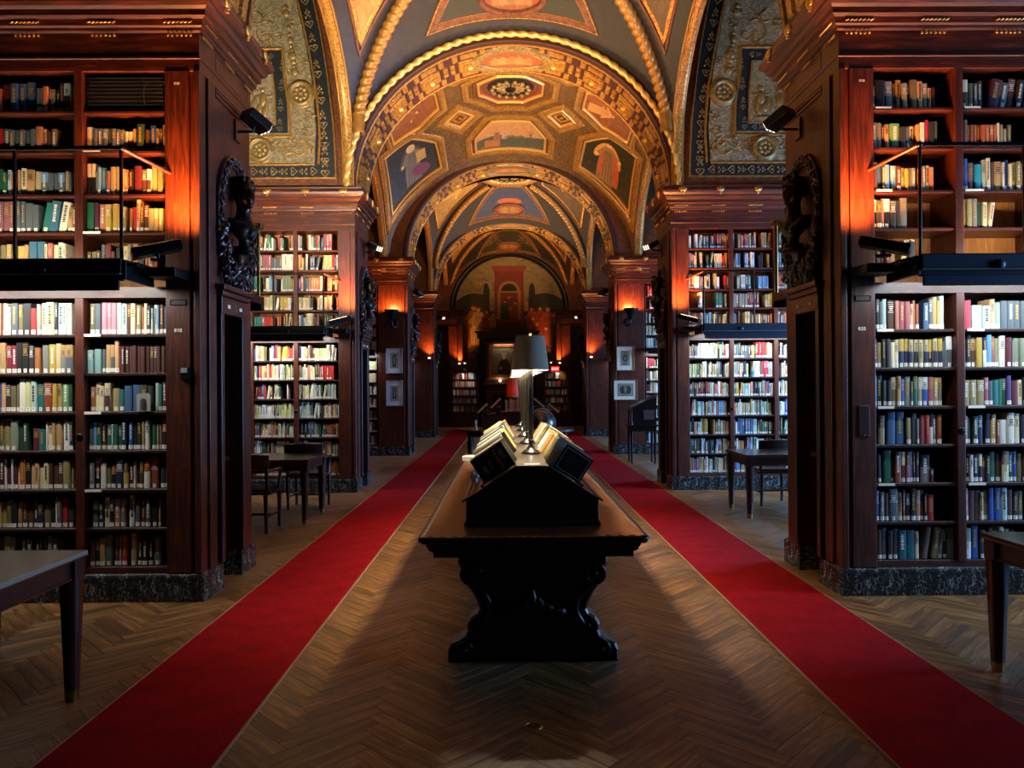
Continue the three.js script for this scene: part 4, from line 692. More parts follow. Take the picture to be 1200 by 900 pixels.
fillCase(-1, false, 0, 'inner bay, warm-lit lower case 810', [
  'gap 3,olive 6 36,slate 7 36,gap 1,pink 6 37,pink 5 37,pink 6 37,mint 6 37,mint 6 36,mahogany 5 36 -,cream 6 36,khaki 6 34,copper 3 32,cream 4 36,charcoal 5 32,mint 3 30,ivory 4 34,sky 3 34,brown 5 34,navy 5 32',
  'seafoam 7 27 -,gap 1,seafoam 8 28 -,gap 2,slate 4 28,tan 6 33,tan/slate 5 33,peach 5 38,maroon 3 31 -,oxblood 4 31 -,oxblood 5 31 -,oxblood 5 31 -,oxblood 5 32 -,oxblood 5 31 -,oxblood 5 31 -,oxblood 5 31 -,oxblood 5 31 -,oxblood 4 31 -,oxblood 5 31 -,brown 5 31 -,oxblood 4 31 -',
  'gap 3,copper 5 29,cream 6 34,cream 5 30,cream/plum 6 33,gap 3,khaki 8 27,teal 5 26,bluebook 9 30 -,bluebook 10 31 -,charcoal 8 31 -,charcoal 6 30 -,gap 2,mint 4 33,teal 4 32,maroon 5 37,red 2 37',
  'gap 2,slate 6 31,sky 4 32,green 5 32,maroon 6 31,gap 2,green 6 30,white 1.5 30,green 6 30,green 4 29,navy 7 36,gap 2,blue 6 36,black 6 34,charcoal 5 33,gap 1,khaki 4 33,white 6 35,gap 3,green 5 30,grey 4 30,grey 3 31,red/black 6 37,cream 3 33',
  'gap 2,grey 5 30,red/black 7 36,ivory 6 30,olive 6 27,copper/black 5 29,navy 9 35,brown/gold 6 33,maroon 5 31,white 3 32,black 4 28,brown 5 32,red/white 7 35,rust 9 38,gap 2,charcoal 6 35,plum 4 34',
  'gap 5,olive 6 30,navy 7 30,cream 6 35,black 5 33,salmon 7 33,grey 5 33,gap 4,white 6 37,gap 2,slate 5 33,maroon 6 33,slate 6 33,black 8 33,copper 3 32',
  'gap 2,brown 6 30,black 5 33,tan 6 33,slate 8 37,gap 2,maroon 5 35,grey 3 36,red 6 36,gap 4,khaki 7 38,black 6 30,black 6 31,black 6 30,slate 9 34']);
fillCase(1, false, 0, 'inner bay, cool-lit lower case 920', [
  'blue 3 38,black 4 36,slate 4 33,mint 5 36,gap 1,brown 8 34 -,salmon 5 34 -,rose 6 33 -,rose 6 33 -,peach 4 30,copper 3 34 -,rust 4 30,gap 4,bluebook 6 31 -,slate 4 36,tan 5 38,gold 3 34,mint 5 39',
  'brown 5 33,khaki 5 30,charcoal 5 34 -,charcoal 5 34 -,cream 5 30,cream 5 33,gold/navy 6 34,gold/navy 5 34,sand/navy 5 33,gap 2,sand/navy 5 33,sand/khaki 5 33,gap 1,sand/navy 5 33,gold/navy 5 33,sand/navy 5 34,gap 1,gold/navy 5 34,slate 5 30 -,white/slate 7 37',
  'sky 4 36,charcoal 7 36,slate 4 30,black 5 30,cream/olive 6 34,tan 5 35,blue 4 32,grey 7 35 -,slate 3 29,green 5 35 -,khaki 5 34,white/blue 7 34,rose 6 34,gold/tan 5 33,tan/grey 5 33,gap 12',
  'black 2 33,gap 3,brown/khaki 7 34 -,gap 3,bluebook 10 38 -,bluebook 10 38 -,gap 2,khaki 5 31,charcoal 6 36 -,grey 3 30,gap 2,rose 5 34 -,red 5 34 -,black/white 4 36,grey 4 34,rust 6 35,gap 12',
  'green/navy 4 36,charcoal 4 33,gap 3,green 10 38 -,charcoal 3 33,brown/rust 8 36 -,cream/brown 5 36,plum/rose 6 36,blue 4 37,navy 3 36,plum 4 36,gap 2,charcoal/grey 11 32 -,maroon 4 16 -,gap 24',
  'blue 6 36,grey 6 34,brown 5 33,slate 11 38,tan 6 33,rust 3 36,black 6 33,black 6 38,salmon 6 36,brown 4 36,black 4 32,red 8 30 -,gap 24',
  'black 3 30,brown 5 35,slate 6 37,black 7 34,brown 6 36,tealbook 10 34 -,tealbook 10 34 -,cream 5 32,gap 2,taupe 6 38 l-,gap 5,khaki 8 37 l-,sky 4 35 l,gap 3,black 4 36,slate 9 37 -']);
fillCase(1, false, 1, 'outer bay, cool-lit lower case 920', [
  'rose 3 33,crimson 8 34 -,gap 1,mint 12 28 -,mint 9 27 -,peach 6 35,seafoam 6 31,slate 8 33 -,slate 8 33 -,slate 8 33 -,slate 8 33 -,slate 8 33 -,gap 8',
  'taupe 5 33,black 5 38,tan/brown 6 35,gold 7 35 -,navy/white 4 35,sky 6 38,rose 4 36,khaki 5 34,white 7 37,maroon 7 35,grey 2 30,sage 7 34,sage 7 34,maroon 6 33,tan 6 34,gap 6',
  'khaki 8 30 -,khaki 8 30 -,khaki 8 30 -,rose 5 33,slate 5 29,teal 6 30 -,green 5 31 -,green 5 32 -,purple 5 35,maroon 8 29 -,cream 5 30,black 6 33,navy 6 34,gap 8',
  'khaki/grey 5 32,charcoal 3 30,gap 3,forest 6 32,navy 6 34 -,gap 3,navy 6 35,gold 6 34,rust 4 28 -,white 8 28,ivory 8 36,cream 6 35,black 7 34,slate 7 33,gap 10',
  'black 3 30,black 4 33,white 4 32,navy 6 32,cream/black 4 33,plum 4 30 -,charcoal 5 31 -,green 7 35,brown 6 33,taupe/cream 8 36,forest 6 35,blue 4 36,olive 6 33 -,brown 6 33,gap 12',
  'pink 5 38,brown 7 35 -,brown 7 35 -,cream 4 33,khaki 5 35,blue 6 38 -,blue 8 38 -,mint 7 38,brown 6 36,charcoal 6 33,olive 6 34,gap 14',
  'seafoam/white 8 36,blue 9 39 -,charcoal 7 34,gap 3,maroon 5 36,tan 5 32,gap 3,white 6 37,tan 6 34,charcoal 6 33,gap 18']);
fillCase(-1, true, 1, 'outer bay, upper case over 810', [
  'rust 7 28,maroon 9 33 -,bluebook 9 34 -,bluebook 9 34 -,bluebook 10 36 -,gap 2,slate 4 28,slate 3 28,salmon 6 30,white 3 28,slate 5 27,brown 4 26,brown 5 35,white/black 7 34',
  'salmon 3 26,red 5 28 -,olive 8 28 -,slate 5 26 -,slate 6 26 -,slate 6 26 -,slate 6 26 -,slate 6 27 -,salmon 8 30 -,peach 4 27 -,brown 6 24 -,olive 6 27 -,gap 22',
  'green 8 31,green 4 27,mint 4 30,salmon 4 28,gap 4,tan 3 30,cream 7 32,tan 9 30 -,sand 7 28 -,sky/slate 8 27,slate 6 26 -,slate 6 26 -,sky/slate 7 26,tan 4 28,slate 3 26,gap 2',
  'mauve 8 37,mauve 7 37 -,mauve 6 37,gap 2,slate 5 37,slate 5 37,slate 9 35,slate 7 33,gap 1,teal 9 35 l,steel 10 37 l-,ivory 9 36 l,gap 4,tan 6 30,olive 5 30',
  'brown 5 31 -,olive 6 32 -,khaki 6 33 -,gap 6,gold 9 31 -,tan 4 32,steel 9 36 -,steel 9 36 -,cream 3 33,rose 6 34,cream 5 32,mint 6 35,ivory 3 33,gap 4']);
fillCase(-1, true, 0, 'inner bay, upper case over 810', [
  '',
  'cream 8 29 -,slate 5 27 -,slate 6 27 -,slate 6 27 -,olive 5 27 -,slate 5 27 -,slate 4 26 -,slate 5 26 -,cream 4 24,cream/rust 5 24,tan 6 27 -,forest 8 32 -,gap 1,brown 5 26 -,gap 1,blue 7 31 -,tan 3 27,brown 5 27,tan 5 31',
  'cream/black 5 37,cream/black 5 37,khaki 3 28,sky 3 32,cyan 6 32,mauve 4 28,khaki 6 33,khaki 7 33,tan 4 30,copper 3 29,black 6 30 -,gap 1,maroon 8 34 -,brown 6 30,white/brown 5 30,khaki 7 36,olive 6 33 -',
  'green 8 35 -,gap 1,plum 5 35,salmon 7 33 -,gold 7 33,gold 7 34,tan 3 32,khaki 7 30,gap 4,copper 3 28,red 5 30 -,peach 4 38,brown 4 34,brown 5 32,khaki 6 28 -,khaki 5 28 -,khaki 5 28 -,gap 6',
  'charcoal 5 24 -,olive 6 24 -,charcoal 5 25 -,slate 4 32 -,maroon 7 32 -,brown 4 24,gap 1,black 8 28 -,cream 5 30,grey 5 32,copper 7 33 -,charcoal 7 25,rust 4 26,peach 6 28,rust 5 29,gap 4']);
fillCase(1, true, 0, 'inner bay, half-empty case 918', [
  'black 4 27,black 12 34 -,grey 9 33 -,tan 3 30,tan 6 34 -,khaki 7 30 -,brown 3 30,olive 8 34 -,tan 6 32 -,sage 6 30 -,tan 4 24 -,maroon 5 25 -,gap 16',
  'taupe 6 30 -,sage 6 30 -,brown 3 28,tan 5 28 -,gap 1,leaf 11 29 -,charcoal 7 25 -,slate 4 25,cream 6 26 -,gap 2,tan 4 28 -,ivory 5 30,red 5 33 -,charcoal 6 31 -,grey 5 32,gap 14',
  'brown 7 34 -,blue 5 33,charcoal 3 31,sky 6 31,gap 2,sky 6 30,brown 5 29,tan 5 27 -,gold 4 26 -,olive 4 27 -,sage 5 27 -,gap 3,salmon 4 27 -,sage 4 29 -,tan 5 30 -,salmon 5 28 -,gap 20',
  'white/black 5 34,charcoal 6 33,copper 3 35,white/black 7 35,charcoal 7 33 -,charcoal 5 33 -,grey 8 36 -,gap 50',
  'grey 4 27,brown 6 28 -,brown 5 28,rust 6 24 -,tan 7 30 -,gap 3,cream 3 32 l,cream 4 33 l,ivory 5 33 l,charcoal 8 30 -,gap 44']);
fillCase(1, true, 1, 'outer bay, half-empty case 918', [
  'cream/brown 9 34,olive 6 30,olive 5 30 -,brown 6 33 -,gap 2,plum 13 34 l-,slate 9 30 l,brown 9 35 l-,charcoal 8 33 l,black 8 32 l,gap 8',
  'brown 4 28 -,taupe 4 33,terracotta 3 27 -,terracotta 4 27 -,terracotta 4 27 -,terracotta 5 27 -,terracotta 5 27 -,terracotta 5 27 -,terracotta 5 27 -,terracotta 4 27 -,ivory 3 29 -,sage 4 27 -,tan 4 22,gap 1,olive 5 27 -,gap 34',
  'salmon 4 28,blue 5 38,mauve 7 33 -,cyan 9 31 -,mint 5 36,cream 5 38,brown 5 33 -,tan 9 34 -,white 3 33,navy 5 36,cream 4 31,tan 5 33,khaki 5 34,gap 1,tan 5 32,salmon 6 31,gap 12',
  'gap 2,khaki 5 34 -,khaki 6 34 -,grey 6 34 -,forest 7 29 -,cream 5 30 -,cream 5 30 l-,gap 60', '']);
// other shelves: ordinary mixed rows
const MIXED = ['cream', 'ivory', 'tan', 'sand', 'khaki', 'olive', 'celery', 'mint', 'sage', 'grey', 'slate', 'charcoal', 'black', 'brown', 'maroon', 'rose', 'crimson', 'red', 'rust', 'copper', 'navy', 'blue', 'bluebook', 'sky', 'teal', 'green', 'forest', 'white', 'gold', 'salmon'];
const farSet = [];
function farRow(x0, x1, y, d, s, dense = 1, pale = 0) {
  seed(s); let x = x0 + 0.005;
  while (x < x1 - 0.02) {
    if (rnd() > dense) { x += between(0.03, 0.1); continue; }
    const run = rnd() < 0.2 ? 2 + Math.floor(rnd() * 4) : 1, ink = rnd() < pale ? ['cream', 'ivory', 'white', 'mint', 'celery', 'sand'][Math.floor(rnd() * 6)] : MIXED[Math.floor(rnd() * MIXED.length)], w = between(0.018, 0.045), h = between(0.185, 0.25);
    for (let i = 0; i < run && x + w < x1; i++) { bookJobs.push({ x: x + w / 2, y, d: d + between(0.012, 0.03), w: w * 0.97, h: h * (run > 1 ? 1 : between(0.97, 1)), depth: 0.16, ink, noLabel: rnd() < 0.2, lean: rnd() < 0.06 ? 0.15 : 0, title: rnd(), near: false }); x += w; }
  }
}
for (const s of [-1, 1]) for (let k = 0; k < 4; k++) {
  const bays = k === 0 ? [BAYU[2]] : k === 1 ? BAYU : FARU;
  bays.forEach(([u0, u1], bi) => [...LOWER, ...UPPER].forEach((y, r) => {
    const up = r > 6; let dense = up ? 0.86 : 0.97; if (k === 1 && s > 0 && up && bi === 0 && r === 8) dense = 0.5; if (k === 1 && s > 0 && r === 9 && bi === 1) dense = 0.6;
    farRow(s < 0 ? -u1 : u0, s < 0 ? -u0 : u1, y + 0.001, PIER[k] + 0.012, 1000 + k * 311 + (s + 1) * 77 + r * 13 + bi * 5, dense, !up && r > 2 ? 0.35 : 0.15);
  }));
}
function bookParts(j) {
  const lf = Math.min(0.03, j.w * 0.95), parts = [];
  const S = (g, sx2, sy, sz, y = 0) => ({ g, sx: sx2, sy, sz, y });
  parts.push(['cover', S(coverGeo, j.w, j.h, j.depth), j.ink]);
  if (j.ink2) parts.push(['jacket_band', S(jacketGeo, j.w, j.h * 0.42, j.depth, j.h * 0.575), j.ink], ['lower_band', S(jacketGeo, j.w, j.h * 0.56, j.depth, j.h * 0.005), j.ink2]);
  if (j.title < 0.62 && j.w > 0.016) parts.push(['title_lettering', S(titleGeos[Math.floor(j.title * 1000) % 5], j.w, j.h, j.depth * (j.ink2 ? 1.0 : 1)), ['cream', 'ivory', 'white', 'mint', 'celery', 'sand', 'peach', 'tan'].includes(j.ink) ? 'titleDark' : j.title < 0.3 ? 'titleGold' : 'titleWhite']);
  if (!j.noLabel) parts.push(['spine_label', S(labelGeo, Math.min(j.w, 0.034), 0.03, j.depth, 0.006), 'label']);
  return parts;
}
function bookMatrix(j) { return new THREE.Matrix4().makeTranslation(j.x + (j.lean > 0.05 ? Math.sin(j.lean) * j.h * 0.3 : 0), j.y + (j.lean > 0.05 ? Math.sin(j.lean) * j.w * 0.5 : 0.0006), -j.d).multiply(new THREE.Matrix4().makeRotationZ(-j.lean)); }
const matOf = (n) => (n.startsWith('title') || n === 'label' ? M[n] : inkOf(n));
const ORD = ['first', 'second', 'third', 'fourth', 'fifth', 'sixth', 'seventh', 'eighth', 'ninth', 'tenth', 'eleventh', 'twelfth', 'thirteenth', 'fourteenth', 'fifteenth', 'sixteenth', 'seventeenth', 'eighteenth', 'nineteenth', 'twentieth', 'twenty-first', 'twenty-second', 'twenty-third', 'twenty-fourth'];
{
  const inFrame = (j) => j.near && j.x > -3.93 && j.x < 3.8 && !(j.rowWords === 'lowest shelf');
  const ranked = bookJobs.filter(inFrame).sort((a, b) => b.w * b.h - a.w * a.h), own = new Set(ranked.slice(0, 300));
  for (const j of bookJobs) if (own.has(j)) {
    const size = j.h > 0.235 ? 'tall ' : j.h < 0.185 ? 'short ' : '', thick = j.w > 0.05 ? 'thick ' : j.w < 0.024 ? 'slim ' : '';
    const t = thing('book', `${size || thick}${WORDS[j.ink] || j.ink}${j.ink2 ? ' and ' + j.ink2 : ''} book, ${ORD[j.n - 1]} on ${j.rowWords}, ${j.caseWords}`, 'book', [0, 0, 0], 0, 'books in the cases 810 and 920');
    bookMatrix(j).decompose(t.position, t.quaternion, t.scale);
    for (const [name, p, ink] of bookParts(j)) { const m = mesh(name, p.g, matOf(ink), t); m.scale.set(p.sx, p.sy, p.sz); m.position.y = p.y; }
  }
  // the remaining, smaller books in one piece, with their own colours as vertex colours
  const list = [], C = new THREE.Color();
  for (const j of bookJobs) if (!own.has(j)) {
    const B = bookMatrix(j);
    for (const [name, p, ink] of bookParts(j)) {
      if (name === 'title_lettering' && !j.near && j.d > 14) continue;
      const g = p.g.clone(); g.applyMatrix4(new THREE.Matrix4().makeScale(p.sx, p.sy, p.sz)); g.translate(0, p.y, 0); g.applyMatrix4(B);
      if (ink === 'titleGold') C.set(0xc9a65a); else if (ink === 'titleWhite') C.set(0xdedbd0); else if (ink === 'titleDark') C.set(0x26221e); else if (ink === 'label') C.set(0xd8d2c2); else C.set(INK[ink]);
      const a = new Float32Array(g.attributes.position.count * 3); for (let i = 0; i < a.length; i += 3) { a[i] = C.r; a[i + 1] = C.g; a[i + 2] = C.b; }
      g.setAttribute('color', new THREE.BufferAttribute(a, 3)); g.deleteAttribute('uv'); list.push(g);
    }
  }
  const m = new THREE.Mesh(mergeGeometries(list), std({ vertexColors: true, roughness: 0.55 })); m.name = 'shelved_books'; scene.add(m);
  tag(m, 'rows of mixed cloth books filling the shelves down the hall', 'books', null, 'stuff');
}
// black portfolios lying in the top of upper case 808
{ seed(8); let y = UPPER[4] + 0.001; for (let i = 0; i < 9; i++) { const h = between(0.024, 0.034); if (y + h > 3.99) break; const t = thing('portfolio', 'large black portfolio lying flat in a stack, ' + ORD[i] + ' from the shelf of case 808', 'portfolio', [-2.99 + between(-0.01, 0.01), y, -5.64], 0, 'black portfolios in upper case 808'); mesh('cover', [rbox(-0.29, 0.29, 0, 0.006, -0.26, 0, 0.002), rbox(-0.29, 0.29, h - 0.006, h - 0.001, -0.26, 0, 0.002), rbox(-0.285, 0.285, 0.004, h - 0.004, -0.25, -0.002, 0.003)], M.black, t); mesh('tie', rbox(0.14, 0.15, 0.002, h - 0.003, -0.004, 0.001, 0.001), std({ color: 0x3a3a38, roughness: 0.6 }), t); y += h; } }
// metal bookend and white shelf cards
{ const t = thing('bookend', 'grey metal bookend with an arched cut-out on the third shelf of case 810', 'bookend', [-2.852, LOWER[4] + 0.001, -5.612]);
  const h = []; for (let i = 0; i <= 12; i++) { const a = Math.PI - i / 12 * Math.PI; h.push([Math.cos(a) * 0.024, 0.075 + Math.sin(a) * 0.024]); } mesh('plate', extrude([[-0.05, 0.002], [-0.026, 0.002], [-0.026, 0.075], ...h, [0.026, 0.075], [0.026, 0.002], [0.05, 0.002], [0.05, 0.12], [0.04, 0.135], [-0.04, 0.135], [-0.05, 0.12]], 0.004, 0.001), std({ color: 0xb8b4a4, roughness: 0.4, metalness: 0.4 }), t); mesh('foot', rbox(-0.05, 0.05, 0, 0.003, -0.02, 0.004, 0.001), std({ color: 0xb8b4a4, roughness: 0.4 }), t); }
const card = (x, y, w, words) => { const t = thing('shelf_card', 'white card on the shelf edge, ' + words, 'shelf card', [x, y, -5.612], 0, 'white cards on shelf edges'); mesh('card', box(-w / 2, w / 2, -0.018, 0.002, -0.001, 0.0015), M.ivoryCard, t); mesh('holder', box(-w / 2 - 0.003, w / 2 + 0.003, -0.0215, -0.018, -0.001, 0.004), M.bronze, t); };
[[6, 'top shelf'], [4, 'third shelf'], [2, 'fifth shelf']].forEach(([i, w]) => card(-3.235, LOWER[i], 0.125, w + ' of the warm-lit inner bay 810'));
[[6, 'top shelf'], [4, 'third shelf'], [2, 'fifth shelf']].forEach(([i, w]) => card(2.76, LOWER[i], 0.125, w + ' of the cool-lit inner bay 920'));
[[6, 'top shelf'], [4, 'third shelf'], [2, 'fifth shelf']].forEach(([i, w]) => card(3.45, LOWER[i], 0.13, w + ' of the cool-lit outer bay 920'));
card(-3.235, UPPER[3], 0.13, 'second shelf of the bay under the portfolios'); card(-3.235, UPPER[1], 0.13, 'fourth shelf of the bay under the portfolios'); card(2.76, UPPER[4], 0.12, 'top shelf of the half-empty inner bay 918'); card(3.44, UPPER[4], 0.12, 'top shelf of the half-empty outer bay 918'); card(2.76, UPPER[2], 0.12, 'third shelf of the half-empty inner bay 918'); card(3.45, UPPER[2], 0.14, 'third shelf of the half-empty outer bay 918');

// ---------------------------------------------------------------- gallery ledges with strip lights, guard rails and flood lamps
function gallery(s, k) {
  const d0 = PIER[k], ue = 2.78, uo = 5.4, nm = [s < 0 ? 'over the warm-lit case 810' : 'over the cool-lit case 920', s < 0 ? 'above the reading table with two chairs' : 'above the table in blue daylight'][k];
  const t = thing('gallery_ledge', 'black metal gallery ledge with strip lamps ' + nm, 'ledge', [0, 0, 0], 0, 'gallery ledges'), X = (u) => s * u;
  const m = s < 0 ? M.metalBlack : M.hoodDaylightTint, B = (u0, u1, y0, y1, a, b, r = 0.008) => rbox(X(u0), X(u1), y0, y1, -b, -a, r, true);
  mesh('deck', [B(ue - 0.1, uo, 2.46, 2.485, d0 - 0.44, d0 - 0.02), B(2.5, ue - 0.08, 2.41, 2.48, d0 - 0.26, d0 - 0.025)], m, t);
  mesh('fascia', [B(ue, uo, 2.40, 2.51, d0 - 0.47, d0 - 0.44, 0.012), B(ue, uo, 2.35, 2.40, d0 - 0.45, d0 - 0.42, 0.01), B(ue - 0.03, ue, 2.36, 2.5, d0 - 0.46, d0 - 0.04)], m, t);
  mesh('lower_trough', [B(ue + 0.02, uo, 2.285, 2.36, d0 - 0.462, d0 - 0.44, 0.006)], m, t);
  mesh('trough_lip', B(ue, uo, 2.392, 2.404, d0 - 0.482, d0 - 0.455, 0.004), std({ color: 0x8a867c, roughness: 0.35, metalness: 0.6 }), t);
  for (let i = 0; i < 3; i++) mesh('bracket', B(3.315 + i * 0.685, 3.345 + i * 0.685, 2.38, 2.46, d0 - 0.3, d0 - 0.025), m, t);
  mesh('roundel', moved(lathe([[0, 0.02], [0.025, 0.018], [0.034, 0.008], [0.036, 0]], [0, 0, 0], 16), X(3.33), 2.43, -(d0 - 0.47), 0, Math.PI / 2), m, t);
  // strip lamps under the ledge, and small lamps along its back edge
  const tl = uo - ue - 0.1, xm = X((uo + ue) / 2), rgb = s < 0 ? TUBE : TUBECOOL;
  mesh('tube', rod([X(ue + 0.08), 2.428, -(d0 - 0.405)], [X(uo - 0.05), 2.428, -(d0 - 0.405)], 0.013), M.tubeGlow, t);
  areaLight(rgb, POWER.hood * (s < 0 ? 1 : 0.95) * (k ? 1.2 : 1), tl, 0.045, V3(xm, 2.41, -(d0 - 0.4)), V3(xm, 1.3, -(d0 + 0.16)));
  mesh('uplight_strip', B(ue + 0.1, uo - 0.1, 2.487, 2.5, d0 - 0.425, d0 - 0.365, 0.004), M.metalBlack, t);
  areaLight(SOFT, POWER.hoodTop * (k ? 0.45 : 1), tl - 0.2, 0.05, V3(xm, 2.515, -(d0 - 0.395)), V3(xm, 3.3, -(d0 + 0.12)));
  // guard rail
  const r = thing('guard_rail', 'thin dark guard rail with posts ' + nm, 'rail', [0, 0, 0], 0, 'guard rails'), ry = 3.285, rd = d0 - 0.42;
  mesh('top_rail', [rbox(X(ue + 0.01), X(uo), ry - 0.014, ry + 0.014, -rd - 0.014, -rd + 0.014, 0.006, true)], M.bronze, r);
  for (const u of [ue + 0.02, ue + 0.76, ue + 1.5]) mesh('post', [rod([X(u), 2.49, -rd], [X(u), ry, -rd], 0.0125), ball([X(u), ry, -rd], 0.022)], M.bronze, r);
  mesh('return_bar', rod([X(ue + 0.02), ry, -rd], [X(2.64), ry - 0.06, -(d0 - 0.015)], 0.014), M.wood, r);
  // flood lamp at the corner of the ledge
  const f = thing('flood_lamp', 'black box flood lamp on the ledge corner ' + nm.replace('above', 'over'), 'flood lamp', [X(2.6), 2.56, -(d0 - 0.3)], s * -0.5, 'flood lamps on the ledges');
  const hood = rbox(-0.17, 0.17, 0, 0.07, -0.09, 0.09, 0.012); hood.rotateZ(s * -0.28); mesh('housing', [hood], M.metalBlack, f); mesh('bracket', [rod([0, -0.045, 0], [0, 0.02, 0], 0.012), rbox(-0.05, 0.05, -0.045, -0.03, -0.04, 0.04, 0.004)], M.metalBlack, f);
  mesh('lens', (() => { const g = rbox(-0.12, 0.12, 0.071, 0.073, -0.06, 0.06, 0.001); g.rotateZ(s * -0.28); return g; })(), M.warmGlow, f);
  spotLight(WARMER, POWER.flood, V3(X(2.53), 2.73, -(d0 - 0.24)), V3(X(2.46), 4.6, -(d0 - 0.12)), 1.3, 1, 4);
}
for (const k of [0, 1]) for (const s of [-1, 1]) gallery(s, k);
// ledges and rail posts on the far faces of the first piers
for (const s of [-1, 1]) {
  const d1 = PIER[0] + THICK, t = thing('gallery_ledge', s < 0 ? 'corner of the dark ledge behind the pier beside the switch' : 'corner of the dark ledge behind the pier of the half-empty case', 'ledge', [0, 0, 0], 0, 'gallery ledges');
  mesh('deck', [rbox(s * 2.46, s * 5.2, 2.4, 2.48, -(d1 + 0.44), -(d1 + 0.01), 0.01, true), rbox(s * 2.45, s * 5.2, 2.34, 2.4, -(d1 + 0.44), -(d1 + 0.38), 0.008, true)], M.metalBlack, t);
  const r = thing('guard_rail', s < 0 ? 'rail post with a small cap behind the pier beside the switch' : 'golden rail post with a small cap behind the pier of the half-empty case', 'rail', [0, 0, 0], 0, 'guard rails');
  mesh('post', rod([s * 2.485, 2.48, -(d1 + 0.4)], [s * 2.485, 3.12, -(d1 + 0.4)], 0.016), M.brass, r); mesh('post_cap', rbox(s * 2.445, s * 2.525, 3.12, 3.18, -(d1 + 0.44), -(d1 + 0.36), 0.012), M.brass, r); mesh('top_rail', rbox(s * 2.52, s * 5.2, 3.13, 3.16, -(d1 + 0.42), -(d1 + 0.39), 0.006, true), M.bronze, r);
}
// strip light for the farther cases
for (const s of [-1, 1]) for (const k of [2, 3]) { const d0 = PIER[k], t = thing('gallery_ledge', `plain dark ledge with a strip lamp, ${CASES[s][k]}`, 'ledge', [0, 0, 0], 0, 'gallery ledges'); mesh('deck', rbox(s * 3.14, s * 4.6, 2.4, 2.47, -(d0 + 0.0), -(d0 - 0.35), 0.01, true), M.metalBlack, t); mesh('lip', rbox(s * 3.14, s * 4.6, 2.33, 2.4, -(d0 - 0.35), -(d0 - 0.37), 0.004), M.metalBlack, t); mesh('tube', rod([s * 3.2, 2.385, -(d0 - 0.2)], [s * 4.5, 2.385, -(d0 - 0.2)], 0.012), M.tubeGlow, t); areaLight(TUBECOOL, POWER.hood * 0.6, 1.3, 0.05, V3(s * 3.85, 2.365, -(d0 - 0.2)), V3(s * 3.85, 1.3, -(d0 + 0.2))); }

// ---------------------------------------------------------------- spot fixtures high on the piers
const PIERWORDS = { '-1': ['pier beside the switch', 'pier behind the table with two chairs', 'pier hung with two upright prints', 'last pier, portrait side'], 1: ['pier beside the half-empty case', 'pier behind the table in blue daylight', 'pier beside the lectern', 'last pier, exit-sign side'] };
for (let k = 0; k < 4; k++) for (const s of [-1, 1]) {
  const d = PIER[k] + 0.78, t = thing('spot_fixture', 'black spot fixture aimed at the vault, ' + PIERWORDS[s][k], 'spot light', [s * HALF, 3.86, -d], 0, 'spot fixtures on the piers');
  const away = k === 0 || k === 2, tilt = (g) => { g.scale(0.85, 0.85, 0.85); g.rotateZ(s * 0.45); g.rotateY(s * (away ? -0.9 : 0.5)); g.translate(-s * 0.17, 0.04, 0); return g; };
  mesh('housing', tilt(rbox(-0.13, 0.13, -0.05, 0.05, -0.1, 0.1, 0.012)), M.metalBlack, t);
  mesh('wall_plate', rbox(-s * 0.0, -s * 0.02, -0.14, 0.04, -0.06, 0.06, 0.006), M.woodDark, t);
  mesh('arm', [rod([-s * 0.01, -0.05, 0], [-s * 0.14, -0.05, 0], 0.012), rod([-s * 0.14, -0.05, 0], [-s * 0.17, 0.03, 0], 0.012)], M.metalBlack, t);
  for (let i = -1; i < 2; i++) mesh('louvre', tilt(rbox(-s * 0.131, -s * 0.14, -0.045, 0.045, i * 0.06 - 0.012, i * 0.06 + 0.012, 0.002)), M.louvreGlow, t);
  const to = V3(-s * 0.7, 7.4, -(d + 2.3)), pw = k === 3 ? 0.8 : k === 1 ? 1.35 : 1;
  spotLight(WARM, POWER.spot * pw, V3(s * (HALF - 0.36), 4.05, -d - 0.05), to, 0.85, 0.8, 3);
  if (k === 1 || k === 3) spotLight(WARM, POWER.spot * 0.7, V3(s * (HALF - 0.36), 4.05, -d + 0.1), V3(-s * 0.6, 7.4, -(d - 2.6)), 0.78, 0.9, 3);
}
// added, unseen flood lamps inside the alcoves, on the far faces of the first piers, aimed at the relief lunettes
for (const s of [-1, 1]) {
  const t = thing('added_alcove_flood', s < 0 ? 'added unseen flood lamp behind the first pier, aimed at the silvery relief' : 'added unseen flood lamp behind the first pier, aimed at the brown relief', 'flood lamp', [s * 3.1, 2.62, -(PIER[0] + THICK + 0.14)], 0, 'added flood lamps in the alcoves'); mesh('housing', rbox(-0.16, 0.16, -0.05, 0.05, -0.07, 0.07, 0.01), M.metalBlack, t); mesh('arm', rod([0, 0, 0], [0, 0, 0.14], 0.014), M.metalBlack, t); mesh('lens', rbox(-0.13, 0.13, 0.051, 0.053, -0.05, 0.05, 0.001), M.louvreGlow, t);
  spotLight(s < 0 ? [1, 0.93, 0.76] : [1, 0.6, 0.3], s < 0 ? 170 : 14, V3(s * 3.1, 2.72, -(PIER[0] + THICK + 0.16)), V3(s * (s < 0 ? 3.5 : 3.2), 5.9, -PIER[1] + (s < 0 ? 0 : 2.4)), s < 0 ? 0.72 : 1.1, 0.8, 4);
}
